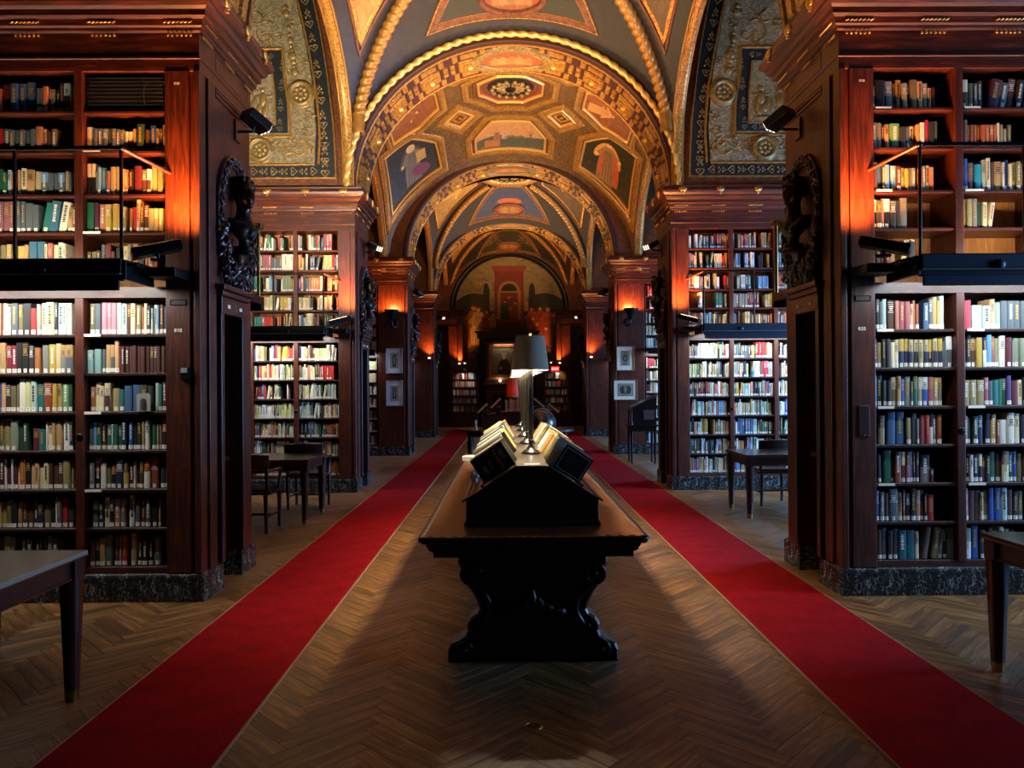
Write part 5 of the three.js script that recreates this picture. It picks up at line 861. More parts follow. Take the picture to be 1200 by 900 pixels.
// ---------------------------------------------------------------- busts in oval niches
function fieldMesh(size, res, dist) {
  const mc = new MarchingCubes(res, M.bronze, false, false, 60000); mc.isolation = 0; const h = size / 2, sp = size / res;
  for (let k = 0; k < res; k++) for (let j = 0; j < res; j++) for (let i = 0; i < res; i++) mc.field[k * res * res + j * res + i] = -dist((i - res / 2) * sp, (j - res / 2) * sp, (k - res / 2) * sp);
  mc.update(); const g = new THREE.BufferGeometry(), n = mc.count;
  g.setAttribute('position', new THREE.BufferAttribute(new Float32Array(mc.positionArray.slice(0, n * 3)).map((v) => v * h), 3)); g.setAttribute('normal', new THREE.BufferAttribute(new Float32Array(mc.normalArray.slice(0, n * 3)), 3));
  return clean(g);
}
const smin = (a, b, k) => { const h = Math.max(0, Math.min(1, 0.5 + 0.5 * (b - a) / k)); return b + (a - b) * h - k * h * (1 - h); };
const ell = (x, y, z, cx, cy, cz, a, b, c) => { const q = Math.hypot((x - cx) / a, (y - cy) / b, (z - cz) / c); return (q - 1) * Math.min(a, b, c); };
const capsule = (x, y, z, A, B, r0, r1) => { const dx = B[0] - A[0], dy = B[1] - A[1], dz = B[2] - A[2], t = Math.max(0, Math.min(1, ((x - A[0]) * dx + (y - A[1]) * dy + (z - A[2]) * dz) / (dx * dx + dy * dy + dz * dz))); return Math.hypot(x - A[0] - t * dx, y - A[1] - t * dy, z - A[2] - t * dz) - (r0 + (r1 - r0) * t); };
const bustGeo = fieldMesh(0.84, 84, (x, y, z) => {          // faces +z; head centre at y = 0.17
  const X = x / 1.22, Y = (y - 0.06) / 1.22 + 0.06, Z = z / 1.22;
  let d = ell(X, Y, Z, 0, 0.19, 0.0, 0.074, 0.105, 0.09); d = smin(d, ell(X, Y, Z, 0, 0.125, 0.03, 0.05, 0.06, 0.055), 0.03);
  d = smin(d, capsule(X, Y, Z, [0, 0.19, 0.088], [0, 0.152, 0.108], 0.011, 0.018), 0.012);
  d = smin(d, ell(X, Y, Z, 0, 0.225, 0.078, 0.052, 0.012, 0.02), 0.014); d = smin(d, ell(X, Y, Z, 0, 0.118, 0.08, 0.024, 0.008, 0.014), 0.008); d = smin(d, ell(X, Y, Z, 0, 0.088, 0.066, 0.026, 0.022, 0.026), 0.012);
  for (const e of [-1, 1]) { d = smin(d, ell(X, Y, Z, e * 0.075, 0.17, 0, 0.012, 0.03, 0.018), 0.008); d = Math.max(d, -ell(X, Y, Z, e * 0.031, 0.2, 0.092, 0.018, 0.012, 0.016)); }
  for (let i = 0; i < 22; i++) { const a = i * 2.4, h = 0.2 + (i % 5) * 0.022; if (Math.sin(a) > 0.45 && h < 0.25) continue; d = smin(d, ell(X, Y, Z, Math.cos(a) * 0.068, h, -0.018 + Math.sin(a) * 0.07, 0.024, 0.024, 0.024), 0.008); }
  d *= 1.1; d = smin(d, capsule(x, y, z, [0, 0.1, -0.01], [0, -0.02, -0.015], 0.058, 0.066), 0.03);
  d = smin(d, capsule(x, y, z, [-0.12, -0.085, -0.03], [0.12, -0.085, -0.03], 0.058, 0.058), 0.05); d = smin(d, ell(x, y, z, 0, -0.13, 0.0, 0.12, 0.1, 0.075), 0.04);
  for (let i = 0; i < 5; i++) d = smin(d, capsule(x, y, z, [-0.15 + i * 0.02, -0.05 - i * 0.02, 0.03], [0.09 - i * 0.012, -0.13 - i * 0.022, 0.068], 0.008, 0.013), 0.012);
  d = smin(d, capsule(x, y, z, [0.14, -0.05, 0.02], [0.02, -0.16, 0.07], 0.014, 0.02), 0.014);
  d = smin(d, capsule(x, y, z, [0, -0.22, 0], [0, -0.27, 0], 0.046, 0.05), 0.03); d = Math.min(d, Math.max(Math.hypot(x, z) - 0.09, Math.abs(y + 0.315) - 0.028)); d = Math.min(d, Math.max(Math.hypot(x, z) - 0.105, Math.abs(y + 0.355) - 0.016));
  return d;
});
seed(71);
const leafShape = (l, w) => { const g = clean(new THREE.SphereGeometry(1, 7, 6)); g.scale(w, l, 0.018); const p = g.attributes.position; for (let i = 0; i < p.count; i++) { const y = p.getY(i) / l; p.setX(i, p.getX(i) * (0.75 - 0.35 * y)); p.setZ(i, p.getZ(i) + 0.02 * (1 - y * y)); } g.computeVertexNormals(); return g; };
const wreathGeo = (() => { const l = []; for (let i = 0; i < 44; i++) { const a = i / 44 * 2 * Math.PI; for (const e of [-1, 1]) { const g = leafShape(0.05, 0.02); g.rotateZ(a + (i % 2 ? 0.5 : -0.35) * e + (e > 0 ? 0 : Math.PI)); g.translate(Math.cos(a) * (0.37 + e * 0.018), Math.sin(a) * (0.56 + e * 0.018), 0.03); l.push(g); } l.push(ball([Math.cos(a) * 0.37, Math.sin(a) * 0.56, 0.05], 0.017, 1, 1, 1, 6)); } return merged(l); })();
const foliageGeo = (() => { const l = []; for (let i = 0; i < 190; i++) { const e = i % 2 ? 1 : -1, t = rnd(), a = -0.25 - t * 1.25, rr = 1 + between(-0.02, 0.32), g = leafShape(between(0.035, 0.065), between(0.014, 0.024)); g.rotateX(between(-0.4, 0.2)); g.rotateZ(e * (between(-0.6, 1.0))); g.translate(e * Math.cos(a) * 0.37 * rr, Math.sin(a) * 0.55 * rr + between(-0.02, 0.05), between(0.02, 0.075)); l.push(g); }
  for (let i = 0; i < 80; i++) { const g = leafShape(between(0.035, 0.06), between(0.015, 0.024)); g.rotateX(between(-0.6, 0.2)); g.rotateZ(between(-1.4, 1.4)); g.translate(between(-0.34, 0.34), between(-0.64, -0.44), between(0.02, 0.09)); l.push(g); } return merged(l); })();
for (let k = 0; k < 4; k++) for (const s of [-1, 1]) {
  const c = [s * (HALF - 0.005), 3.02, -(PIER[k] + 0.66)], turn = s < 0 ? Math.PI / 2 : -Math.PI / 2;
  const n = thing('oval_niche', 'dark carved oval wreath, ' + PIERWORDS[s][k], 'carving', c, turn, 'oval wreaths around the busts'); n.scale.set(0.86, 0.86, 0.86);
  const P = [], N = []; for (let i = 0; i < 60; i++) { const a = i / 60 * 2 * Math.PI; P.push(V3(Math.cos(a) * 0.37, Math.sin(a) * 0.56, 0)); N.push(V3(0, 0, 1)); }
  mesh('oval_frame', sweepOn(P, N, [[-0.055, 0], [-0.05, 0.03], [-0.02, 0.04], [0.02, 0.04], [0.05, 0.03], [0.055, 0]], true), M.carved, n); mesh('wreath', wreathGeo, M.carved, n); mesh('carved_leaves', foliageGeo, M.carved, n);
  const bk = new THREE.CircleGeometry(1, 40); bk.scale(0.35, 0.54, 1); bk.translate(0, 0, 0.008); mesh('niche_back', clean(bk), M.wood, n);
  mesh('console', [lathe([[0.02, -0.16], [0.05, -0.12], [0.07, -0.04], [0.1, -0.02], [0.11, 0]], [0, -0.33, 0.06], 16)], M.carved, n);
  const b = thing('bust', 'dark bronze bust in an oval wreath, ' + PIERWORDS[s][k], 'bust', [c[0] - s * 0.1, c[1] + 0.03, c[2]], turn + s * 0.6, 'bronze busts'); mesh('body', bustGeo, M.bronze, b).scale.set(0.9, 0.9, 0.9);
}
// ---------------------------------------------------------------- sconces and prints on the third piers
const printArt = [0, 1, 2, 3].map((n) => paint(192, 256, (c, w, h) => { seed(200 + n); c.fillStyle = n > 1 ? '#8d8570' : '#8b8d8c'; c.fillRect(0, 0, w, h); c.strokeStyle = '#222'; c.lineWidth = 3; c.strokeRect(8, 8, w - 16, h - 16);
  for (let i = 0; i < 70; i++) { c.globalAlpha = 0.5; c.lineWidth = between(1, 4); c.beginPath(); const y = between(20, h - 20); c.moveTo(w / 2 - between(10, 70), y); c.lineTo(w / 2 + between(10, 70), y + between(-8, 8)); c.stroke(); }
  c.globalAlpha = 1; c.fillStyle = '#2b2a27'; if (n === 2) { c.beginPath(); c.arc(w / 2, h / 2, 60, 0, 7); c.fill(); c.fillStyle = '#7d765f'; c.beginPath(); c.arc(w / 2, h / 2, 34, 0, 7); c.fill(); c.fillStyle = '#2b2a27'; c.beginPath(); c.arc(w / 2, h / 2, 14, 0, 7); c.fill(); } else if (n === 3) { for (const x of [60, 132]) { c.beginPath(); c.ellipse(x, h / 2, 34, 80, 0, 0, 7); c.fill(); } c.fillStyle = '#7d765f'; c.beginPath(); c.ellipse(96, 128, 16, 60, 0, 0, 7); c.fill(); } else { c.fillRect(56, 40, 80, 180); c.fillStyle = '#77786f'; c.fillRect(78, 70, 36, 120); c.beginPath(); c.arc(96, 70, 18, Math.PI, 0); c.fill(); } }));
const framed = (s, px, py, w, h, n, label) => { const d = PIER[2] - 0.02, t = thing('framed_print', label, 'picture', [px, py, -d + 0.004], 0, 'framed prints'); mesh('frame', [rbox(-w / 2, w / 2, -h / 2, -h / 2 + 0.02, 0, 0.03, 0.005), rbox(-w / 2, w / 2, h / 2 - 0.02, h / 2, 0, 0.03, 0.005), rbox(-w / 2, -w / 2 + 0.02, -h / 2, h / 2, 0, 0.03, 0.005), rbox(w / 2 - 0.02, w / 2, -h / 2, h / 2, 0, 0.03, 0.005)], n > 1 ? std({ color: 0x8a6a40, roughness: 0.4 }) : std({ color: 0x8d9096, roughness: 0.4, metalness: 0.3 }), t); mesh('mount', box(-w / 2 + 0.01, w / 2 - 0.01, -h / 2 + 0.01, h / 2 - 0.01, 0.004, 0.012), n > 1 ? M.paper : std({ color: 0xc9ccd0, roughness: 0.7 }), t);
  const iw = w * 0.5, ih = h * 0.6, g = new THREE.PlaneGeometry(n === 3 ? w * 0.66 : iw, n === 3 ? h * 0.62 : ih); g.translate(0, 0.005, 0.014); mesh('print', clean(g), std({ map: printArt[n], roughness: 0.6 }), t); };
framed(-1, -2.745, 2.22, 0.39, 0.6, 0, 'pale framed print of an arch, upper one below the sconce'); framed(-1, -2.745, 1.46, 0.39, 0.6, 1, 'pale framed print of a doorway, lower one of the pair');
framed(1, 2.66, 2.24, 0.42, 0.58, 2, 'cream mounted print of a round medallion in a gilt frame'); framed(1, 2.66, 1.5, 0.56, 0.48, 3, 'wide cream mounted print above the lectern');
for (const s of [-1, 1]) {
  const t = thing('wall_sconce', s < 0 ? 'dark iron cup sconce above the pair of upright prints' : 'dark iron cup sconce above the round medallion print', 'sconce', [s * 2.72, 3.28, -(PIER[2] - 0.018)], 0, 'iron wall sconces');
  mesh('cup', lathe([[0.02, -0.14], [0.06, -0.1], [0.09, -0.02], [0.15, 0.05], [0.17, 0.11], [0.165, 0.115], [0.14, 0.06], [0.08, 0.0], [0, -0.02]], [0.05 * s, 0, 0.2], 20), M.metalBlack, t);
  mesh('arm', clean(new THREE.TubeGeometry(new THREE.CatmullRomCurve3([V3(0, -0.16, 0.0), V3(-0.06 * s, -0.26, 0.08), V3(0.02 * s, -0.27, 0.16), V3(0.05 * s, -0.14, 0.2)]), 20, 0.02, 8)), M.metalBlack, t);
  mesh('wall_plate', ball([0, -0.18, 0], 0.07, 1, 1.4, 0.3, 10), M.metalBlack, t); mesh('bulb', ball([0.05 * s, 0.05, 0.2], 0.03, 1, 1.2, 1, 10), M.warmGlow, t);
  pointLight(WARMER, POWER.sconce, V3(s * 2.77, 3.4, -(PIER[2] - 0.24)), 3);
}
// small up-lamps that graze the far pilasters
for (const [x, d, w] of [[-2.56, PIER[3] - 0.15, 'on the last pier, portrait side'], [2.56, PIER[3] - 0.15, 'on the last pier, exit-sign side'], [-1.98, END - 0.42, 'at the end wall beside the portrait'], [1.98, END - 0.42, 'at the end wall beside the exit sign']]) {
  const t = thing('up_lamp', 'tiny bright up-lamp grazing the pilaster ' + w, 'up lamp', [x, 2.5, -d], 0, 'pilaster up-lamps'); mesh('holder', lathe([[0.02, -0.08], [0.04, -0.06], [0.05, 0]], [0, 0, 0], 12), M.metalBlack, t); mesh('bulb', ball([0, 0.01, 0], 0.032), M.emberGlow, t); mesh('arm', rod([0, -0.07, 0], [0, -0.07, -0.16], 0.012), M.metalBlack, t);
  spotLight(WARMER, POWER.pilaster * (d > 28 ? 1.6 : 1.2), V3(x, 2.56, -d), V3(x, 4.4, -d - 0.05), 1.0, 0.9, 2);
}

// ---------------------------------------------------------------- long table with sloping book trough and lamps
{
  const t = thing('library_table', 'long dark carved trestle table with a rope-carved edge', 'table', [0.03, 0, 0]), z0 = -4.17, z1 = -9.3, hw = 0.63;
  mesh('table_top', rbox(-hw, hw, 0.715, 0.755, z1, z0, 0.006, false), M.tableTop, t);
  const path = [[-hw, z0], [hw, z0], [hw, z1], [-hw, z1]], P = [], N = [];
  for (let i = 0; i < 4; i++) { const a = path[i], b = path[(i + 1) % 4], l = Math.hypot(b[0] - a[0], b[1] - a[1]), n = Math.round(l / 0.018); for (let j = 0; j < n; j++) { P.push(V3(a[0] + (b[0] - a[0]) * j / n, 0.74, a[1] + (b[1] - a[1]) * j / n)); N.push(V3(0, 1, 0)); } }
  mesh('carved_edge', rope(P, N, 0.021, 15, 8, true), M.ebony, t);
  mesh('apron', sweepPlan([[-hw, z0], [hw, z0], [hw, z1], [-hw, z1]], [[-0.1, 0.63], [-0.075, 0.632], [-0.07, 0.65], [-0.04, 0.67], [-0.025, 0.7], [-0.02, 0.718]], 1, true), M.ebony, t);
  mesh('apron_bed', box(-hw + 0.06, hw - 0.06, 0.628, 0.72, z1 + 0.06, z0 - 0.06), M.ebony, t);
  const half = [[0, 0], [0.485, 0], [0.485, 0.055], [0.47, 0.085], [0.43, 0.1], [0.385, 0.13], [0.37, 0.165], [0.375, 0.2], [0.355, 0.235], [0.315, 0.26], [0.3, 0.29], [0.315, 0.34], [0.345, 0.4], [0.375, 0.44], [0.39, 0.47], [0.405, 0.52], [0.425, 0.565], [0.42, 0.605], [0.405, 0.63]];
  for (const z of [z0 - 0.16, z1 + 0.3]) {
    const g = extrude([...half, ...half.slice(1).reverse().map(([x, y]) => [-x, y])], 0.14, 0.012); g.translate(0, 0.012, z - 0.14); mesh('trestle', g, M.ebony, t);
    const l = []; for (const e of [-1, 1]) { for (const [x, y, r] of [[0.36, 0.5, 0.055], [0.32, 0.2, 0.045], [0.4, 0.06, 0.04]]) { const c = new THREE.TorusGeometry(r, 0.014, 6, 18, 4.8); c.rotateZ(e > 0 ? 2.4 : 0.2); c.translate(e * x, y + 0.01, z + 0.012); l.push(clean(c), ball([e * x, y + 0.01, z + 0.012], 0.018)); } l.push(clean(new THREE.TubeGeometry(new THREE.CatmullRomCurve3([V3(e * 0.35, 0.45, z + 0.014), V3(e * 0.27, 0.38, z + 0.016), V3(e * 0.25, 0.3, z + 0.016), V3(e * 0.29, 0.22, z + 0.014)]), 16, 0.014, 6))); }
    for (let i = 0; i < 7; i++) { const g2 = leafShape(0.07, 0.03); g2.rotateZ((i - 3) * 0.45); g2.translate((i - 3) * 0.045, 0.36 - Math.abs(i - 3) * 0.02, z + 0.012); l.push(g2); } mesh('carving', l, M.ebony, t);
  }
  mesh('stretcher', rbox(-0.05, 0.05, 0.14, 0.24, z1 + 0.4, z0 - 0.2, 0.01), M.ebony, t);
}
{
  const t = thing('book_trough', 'dark gabled book trough standing on the long table', 'book rack', [0.035, 0, 0]), z0 = -4.51, z1 = -9.15, y0 = 0.757;
  const gable = [[-0.4, 0], [0.4, 0], [0.4, 0.155], [0.1, 0.352], [-0.1, 0.352], [-0.4, 0.155]];
  for (const z of [z0, z1]) { const g = extrude(gable, 0.022, 0.003); g.translate(0, y0 + 0.004, z - 0.025); mesh('gable_end', g, M.woodDark, t); }
  mesh('body', (() => { const g = extrude([[-0.385, 0.002], [0.385, 0.002], [0.385, 0.12], [0.095, 0.3], [-0.095, 0.3], [-0.385, 0.12]], z0 - z1 - 0.05); g.translate(0, y0, z1 + 0.01); return g; })(), M.woodDark, t);
  mesh('base_moulding', sweepPlan([[-0.4, z0 + 0.002], [0.4, z0 + 0.002], [0.4, z1], [-0.4, z1]], [[0.012, y0], [0.014, y0 + 0.012], [0.004, y0 + 0.03], [0, y0 + 0.034]], 1, true), M.woodDark, t);
  mesh('ridge_board', rbox(-0.1, 0.1, y0 + 0.35, y0 + 0.362, z1 - 0.02, z0 + 0.012, 0.003, false), M.readTop, t);
  for (const e of [-1, 1]) mesh('eave_ledge', [moved(rbox(-0.02, 0.02, -0.006, 0.006, z1, z0 + 0.02, 0.003), e * 0.41, y0 + 0.158, 0, 0, 0, -e * 0.58), moved(rbox(-0.008, 0.008, -0.01, 0.02, z1 + 0.02, z0 - 0.03, 0.003), e * 0.3, y0 + 0.225, 0, 0, 0, -e * 0.58)], M.woodDark, t);
  mesh('plate', rbox(-0.045, 0.05, y0 + 0.3621, y0 + 0.364, z0 - 0.12, z0 - 0.03, 0.001), M.paper, t);
}
// books standing in the trough: fore-edge down on the slope, spines up and outwards
const coverArt = paint(256, 340, (c, w, h) => { c.fillStyle = '#17181a'; c.fillRect(0, 0, w, h); c.fillStyle = '#d8782e'; c.font = 'bold 43px sans-serif'; c.textAlign = 'center'; c.fillText('PALMARES', 128, 120); c.fillStyle = '#d9653c'; c.font = 'bold 40px sans-serif'; c.fillText('NEW', 128, 210); c.fillStyle = '#b9c46a'; for (let i = 0; i < 3; i++) c.fillRect(46, 30 + i * 15, 120 - i * 12, 5); c.fillRect(110, 250, 90, 7); c.fillRect(90, 268, 110, 7); c.fillStyle = '#26282c'; c.beginPath(); c.arc(70, 250, 46, 0, 7); c.fill(); });
const darkArt = paint(200, 260, (c, w, h) => { c.fillStyle = '#1c1d1c'; c.fillRect(0, 0, w, h); c.strokeStyle = '#c9ccc8'; c.lineWidth = 8; c.strokeRect(14, 14, w - 28, h - 28); c.fillStyle = '#39403a'; c.fillRect(40, 60, 120, 140); speckle(c, w, h, 60, ['#556055', '#222'], 8); });
{ const t = thing('paper_flower', 'small crumpled white paper beside the black titled book', 'paper', [-0.315, 1.005, -4.52]); mesh('petals', [[0, 0.03, 0, 0.024], [0.014, 0.05, 0.004, 0.018], [-0.014, 0.048, 0.002, 0.017], [0.006, 0.022, 0.012, 0.018], [-0.008, 0.068, 0, 0.013]].map(([x, y, z, r]) => ball([x, y, z], r, 1, 0.8, 0.6, 7)), M.white, t); }
seed(404);
const TENS = ['', '', 'twenty', 'thirty', 'forty', 'fifty', 'sixty', 'seventy', 'eighty'], ordinal = (n) => (n <= 20 ? ORD[n - 1] : n % 10 ? TENS[n / 10 | 0] + '-' + ORD[n % 10 - 1] : TENS[n / 10 | 0].replace(/y$/, 'ieth'));
const pageGeo = rbox(-0.5, 0.5, 0.0, 1, 0, 1, 0.001), boardGeo = rbox(-0.5, 0.5, 0, 1, 0, 1, 0.001), TROUGHCOL = ['ivory', 'cream', 'white', 'cream', 'tan', 'sand', 'black', 'charcoal', 'slate', 'rust', 'olive', 'navy', 'ivory', 'mint', 'celery', 'gold', 'copper'];
for (const e of [-1, 1]) {
  let d = 4.575, n = 0; const stop = e < 0 ? 7.7 : 7.2, slope = Math.atan2(0.197, 0.3);
  while (d < stop && n < 80) {
    const th = n < 2 ? 0.026 : between(0.016, 0.05), L = n === 0 ? (e < 0 ? 0.225 : 0.19) : between(0.19, 0.25), dep = n === 0 ? 0.165 : between(0.13, 0.18), ink = n === 0 ? 'black' : e > 0 && n === 1 ? 'white' : TROUGHCOL[Math.floor(rnd() * TROUGHCOL.length)]; n++;
    const t = thing('display_book', `${WORDS[ink] || ink} book ${ordinal(n)} from the gable, trough slope facing the ${e < 0 ? 'warm-lit' : 'daylit'} runner`, 'display book', [0.035 + e * 0.29, 0.757 + 0.243, -d - th / 2], 0, 'books in the table trough');
    t.rotation.z = e < 0 ? slope : -slope; const dir = -e;              // local x runs up the slope, local y away from it
    const add = (name, x0, x1, y0, y1, zz0, zz1, m) => { const q = mesh(name, boardGeo, m, t); q.scale.set(x1 - x0, y1 - y0, zz1 - zz0); q.position.set((x0 + x1) / 2 * dir, y0, zz0); return q; };
    const lean = between(-0.06, 0.0); t.rotation.x = n === 1 ? 0 : lean * 0.4;
    add('page_block', 0.004, L - 0.004, 0.004, dep - 0.004, -th / 2 + 0.002, th / 2 - 0.002, M.paper);
    add('front_board', 0, L, 0, dep, th / 2 - 0.0025, th / 2, inkOf(ink)); add('back_board', 0, L, 0, dep, -th / 2, -th / 2 + 0.0025, inkOf(ink)); add('spine', 0, L, dep - 0.003, dep, -th / 2, th / 2, inkOf(ink));
    if (n === 1) { const g = new THREE.PlaneGeometry(dep - 0.006, L - 0.006); g.rotateZ(e < 0 ? -Math.PI / 2 : Math.PI / 2); g.translate(dir * L / 2, dep / 2, th / 2 + 0.0006); mesh('cover_print', clean(g), std({ map: e < 0 ? coverArt : darkArt, roughness: 0.35 }), t); t.userData.label = e < 0 ? 'black book with orange title lettering at the gable end of the trough' : 'black framed-cover book at the gable end of the trough'; }
    d += th + (rnd() < 0.12 ? 0.02 : 0.002);
  }
}
{ const t = thing('flat_book', 'white book lying flat at the far end of the long table', 'book', [-0.54, 0.757, -8.6]); mesh('cover', [rbox(-0.09, 0.09, 0, 0.004, -0.12, 0.12, 0.002), rbox(-0.09, 0.09, 0.036, 0.04, -0.12, 0.12, 0.002), rbox(0.086, 0.09, 0, 0.04, -0.12, 0.12, 0.002)], inkOf('ivory'), t); mesh('page_block', box(-0.086, 0.086, 0.004, 0.036, -0.116, 0.116), M.paper, t); }
// lamps along the ridge
M.shade = std({ color: 0x9a917f, roughness: 0.95, transmission: 0.1, thickness: 0, side: THREE.DoubleSide }); M.shadeIn = std({ color: 0xd8cbb0, roughness: 0.9, side: THREE.DoubleSide });
const lampSpots = [5.32, 6.25, 7.15, 8.05, 8.95];
lampSpots.forEach((d, i) => {
  const t = thing('table_lamp', `grey-shaded column lamp on the book trough, ${ORD[i]} from the gable with the black book`, 'lamp', [0.055, 1.12, -d], 0, 'lamps along the book trough');
  mesh('base', lathe([[0, 0], [0.068, 0], [0.07, 0.008], [0.062, 0.014], [0.058, 0.022], [0.036, 0.03], [0.03, 0.045], [0.02, 0.055], [0.02, 0.07]], [0, 0, 0], 28), M.metalBlack, t);
  mesh('column', [rbox(-0.016, 0.016, 0.065, 0.62, -0.016, 0.016, 0.003), rbox(-0.021, 0.021, 0.085, 0.1, -0.021, 0.021, 0.004)], M.metalBlack, t);
  mesh('shade', lathe([[0.132, 0.595], [0.103, 0.84], [0.1015, 0.84], [0.1305, 0.595]], [0, 0, 0], 40), M.shade, t); mesh('shade_lining', lathe([[0.1295, 0.598], [0.101, 0.838]], [0, 0, 0], 40), M.shadeIn, t);
  mesh('spider', [rod([-0.1, 0.835, 0], [0.1, 0.835, 0], 0.002), rod([0, 0.835, -0.1], [0, 0.835, 0.1], 0.002), rod([0, 0.62, 0], [0, 0.85, 0], 0.006), ball([0, 0.855, 0], 0.01)], M.brass, t);
  for (const e of [-1, 1]) mesh('bulb', ball([e * 0.05, 0.72, 0], 0.024, 1, 1.2, 1, 10), M.bulbGlow, t);
  for (const e of [-1, 1]) pointLight(LAMP, POWER.desk / 2, V3(0.055 + e * 0.05, 1.842, -d), 1.5);
});

// ---------------------------------------------------------------- reading tables and chairs
function readingTable(label, x0, x1, d0, d1) {
  const t = thing('reading_table', label, 'table', [(x0 + x1) / 2, 0, -(d0 + d1) / 2], 0, 'reading tables'), w = (x1 - x0) / 2, h = (d1 - d0) / 2;
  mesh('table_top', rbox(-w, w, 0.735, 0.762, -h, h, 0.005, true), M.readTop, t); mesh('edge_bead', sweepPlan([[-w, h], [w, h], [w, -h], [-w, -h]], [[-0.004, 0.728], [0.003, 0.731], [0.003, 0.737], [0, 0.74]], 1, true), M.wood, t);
  mesh('apron', [box(-w + 0.03, w - 0.03, 0.63, 0.736, h - 0.055, h - 0.03, true), box(-w + 0.03, w - 0.03, 0.63, 0.736, -h + 0.03, -h + 0.055, true), box(-w + 0.03, -w + 0.055, 0.63, 0.736, -h + 0.03, h - 0.03), box(w - 0.055, w - 0.03, 0.63, 0.736, -h + 0.03, h - 0.03)], M.woodDark, t);
  mesh('bead', sweepPlan([[-w, h], [w, h], [w, -h], [-w, -h]], [[-0.03, 0.625], [-0.022, 0.63], [-0.022, 0.637], [-0.03, 0.64]], 1, true), M.wood, t);
  for (const a of [-1, 1]) for (const b of [-1, 1]) { const lg = mesh('leg', [tapered(a * (w - 0.055), b * (h - 0.055), 0.05, 0.62, 0.05, 0.082), rbox(a * (w - 0.055) - 0.046, a * (w - 0.055) + 0.046, 0.62, 0.735, b * (h - 0.055) - 0.046, b * (h - 0.055) + 0.046, 0.005)], M.woodDark, t); mesh('brass_foot', tapered(a * (w - 0.055), b * (h - 0.055), 0.001, 0.052, 0.045, 0.052), M.brass, lg); }
  return t;
}
readingTable('reading table, pale reflection painted into its top, before the warm-lit case 810', -4.1, -2.31, 2.6, 3.9).children[0].material = std({ color: 0x9a9888, roughness: 0.32, clearcoat: 0.4, clearcoatRoughness: 0.15 }); readingTable('dark reading table before the cool-lit case 920', 2.55, 4.3, 2.75, 4.17);  // paler top colour stands in for a reflection of the lit bookcases
readingTable('dark reading table with two chairs drawn up to it', -4.4, -2.44, 8.68, 9.6); readingTable('reading table catching blue daylight, an empty chair behind it', 2.74, 4.6, 8.85, 9.7);
const chairProto = (() => {
  const t = thing('library_chair', 'dark wooden armchair on the hall side of the table with two chairs', 'chair', [0, 0, 0], 0, 'library chairs');
  mesh('seat', rbox(-0.25, 0.25, 0.42, 0.455, -0.22, 0.24, 0.012), M.woodDark, t); mesh('seat_pad', rbox(-0.22, 0.22, 0.452, 0.48, -0.19, 0.2, 0.02), M.leather, t);
  for (const e of [-1, 1]) { mesh('leg', tapered(e * 0.22, 0.205, 0, 0.43, 0.028, 0.042), M.woodDark, t); mesh('leg', [(() => { const g = tapered(0, 0, 0, 0.43, 0.028, 0.04); g.rotateX(-0.07); g.translate(e * 0.21, 0, -0.225); return g; })()], M.woodDark, t);
    mesh('back_post', [moved(rbox(-0.018, 0.018, 0, 0.44, -0.018, 0.018, 0.006), e * 0.215, 0.43, -0.2, 0, -0.14)], M.woodDark, t);
    mesh('arm', [clean(new THREE.TubeGeometry(new THREE.CatmullRomCurve3([V3(e * 0.215, 0.68, -0.23), V3(e * 0.26, 0.685, -0.05), V3(e * 0.265, 0.675, 0.12), V3(e * 0.245, 0.6, 0.15), V3(e * 0.235, 0.44, 0.12)]), 20, 0.017, 8))], M.woodDark, t); }
  const rail = (y0, y1, z, dep) => { const g = rbox(-0.24, 0.24, y0, y1, z - 0.014, z + 0.014, 0.008); return g; };
  const top = new THREE.BoxGeometry(0.5, 0.13, 0.028, 12, 1, 1); { const p = top.attributes.position; for (let i = 0; i < p.count; i++) { const x = p.getX(i); p.setZ(i, p.getZ(i) - 0.05 * (1 - (x / 0.25) ** 2)); p.setY(i, p.getY(i) + (p.getY(i) > 0 ? 0.02 * (1 - (x / 0.25) ** 2) : 0)); } top.computeVertexNormals(); top.rotateX(-0.14); top.translate(0, 0.8, -0.255); }
  mesh('top_rail', uvBox(top), M.woodDark, t); mesh('lower_rail', moved(rbox(-0.21, 0.21, -0.018, 0.018, -0.01, 0.01, 0.005), 0, 0.68, -0.235, 0, -0.14), M.woodDark, t); mesh('spindles', Array.from({ length: 6 }, (_, i) => ball([-0.15 + i * 0.06, 0.715, -0.243], 0.016, 1, 1.3, 1, 8)), M.woodDark, t);
  mesh('stretcher', [rbox(-0.21, 0.21, 0.16, 0.185, -0.01, 0.01, 0.005), rbox(-0.215, -0.2, 0.16, 0.185, -0.23, 0.2, 0.004), rbox(0.2, 0.215, 0.16, 0.185, -0.23, 0.2, 0.004)], M.woodDark, t);
  return t;
})();
chairProto.position.set(-2.98, 0, -8.42); chairProto.rotation.y = Math.PI;
copyOf(chairProto, [-2.78, 0, -9.98], 0, 'dark armchair behind the table with two chairs, back against the books');
copyOf(chairProto, [3.45, 0, -10.02], 0, 'chair with a blue gleam on its back, behind the table in daylight');
copyOf(chairProto, [-3.43, 0, -4.3], 0.1, 'dark chair behind the table with the painted reflection before case 810');
chairProto.rotation.y = Math.PI;

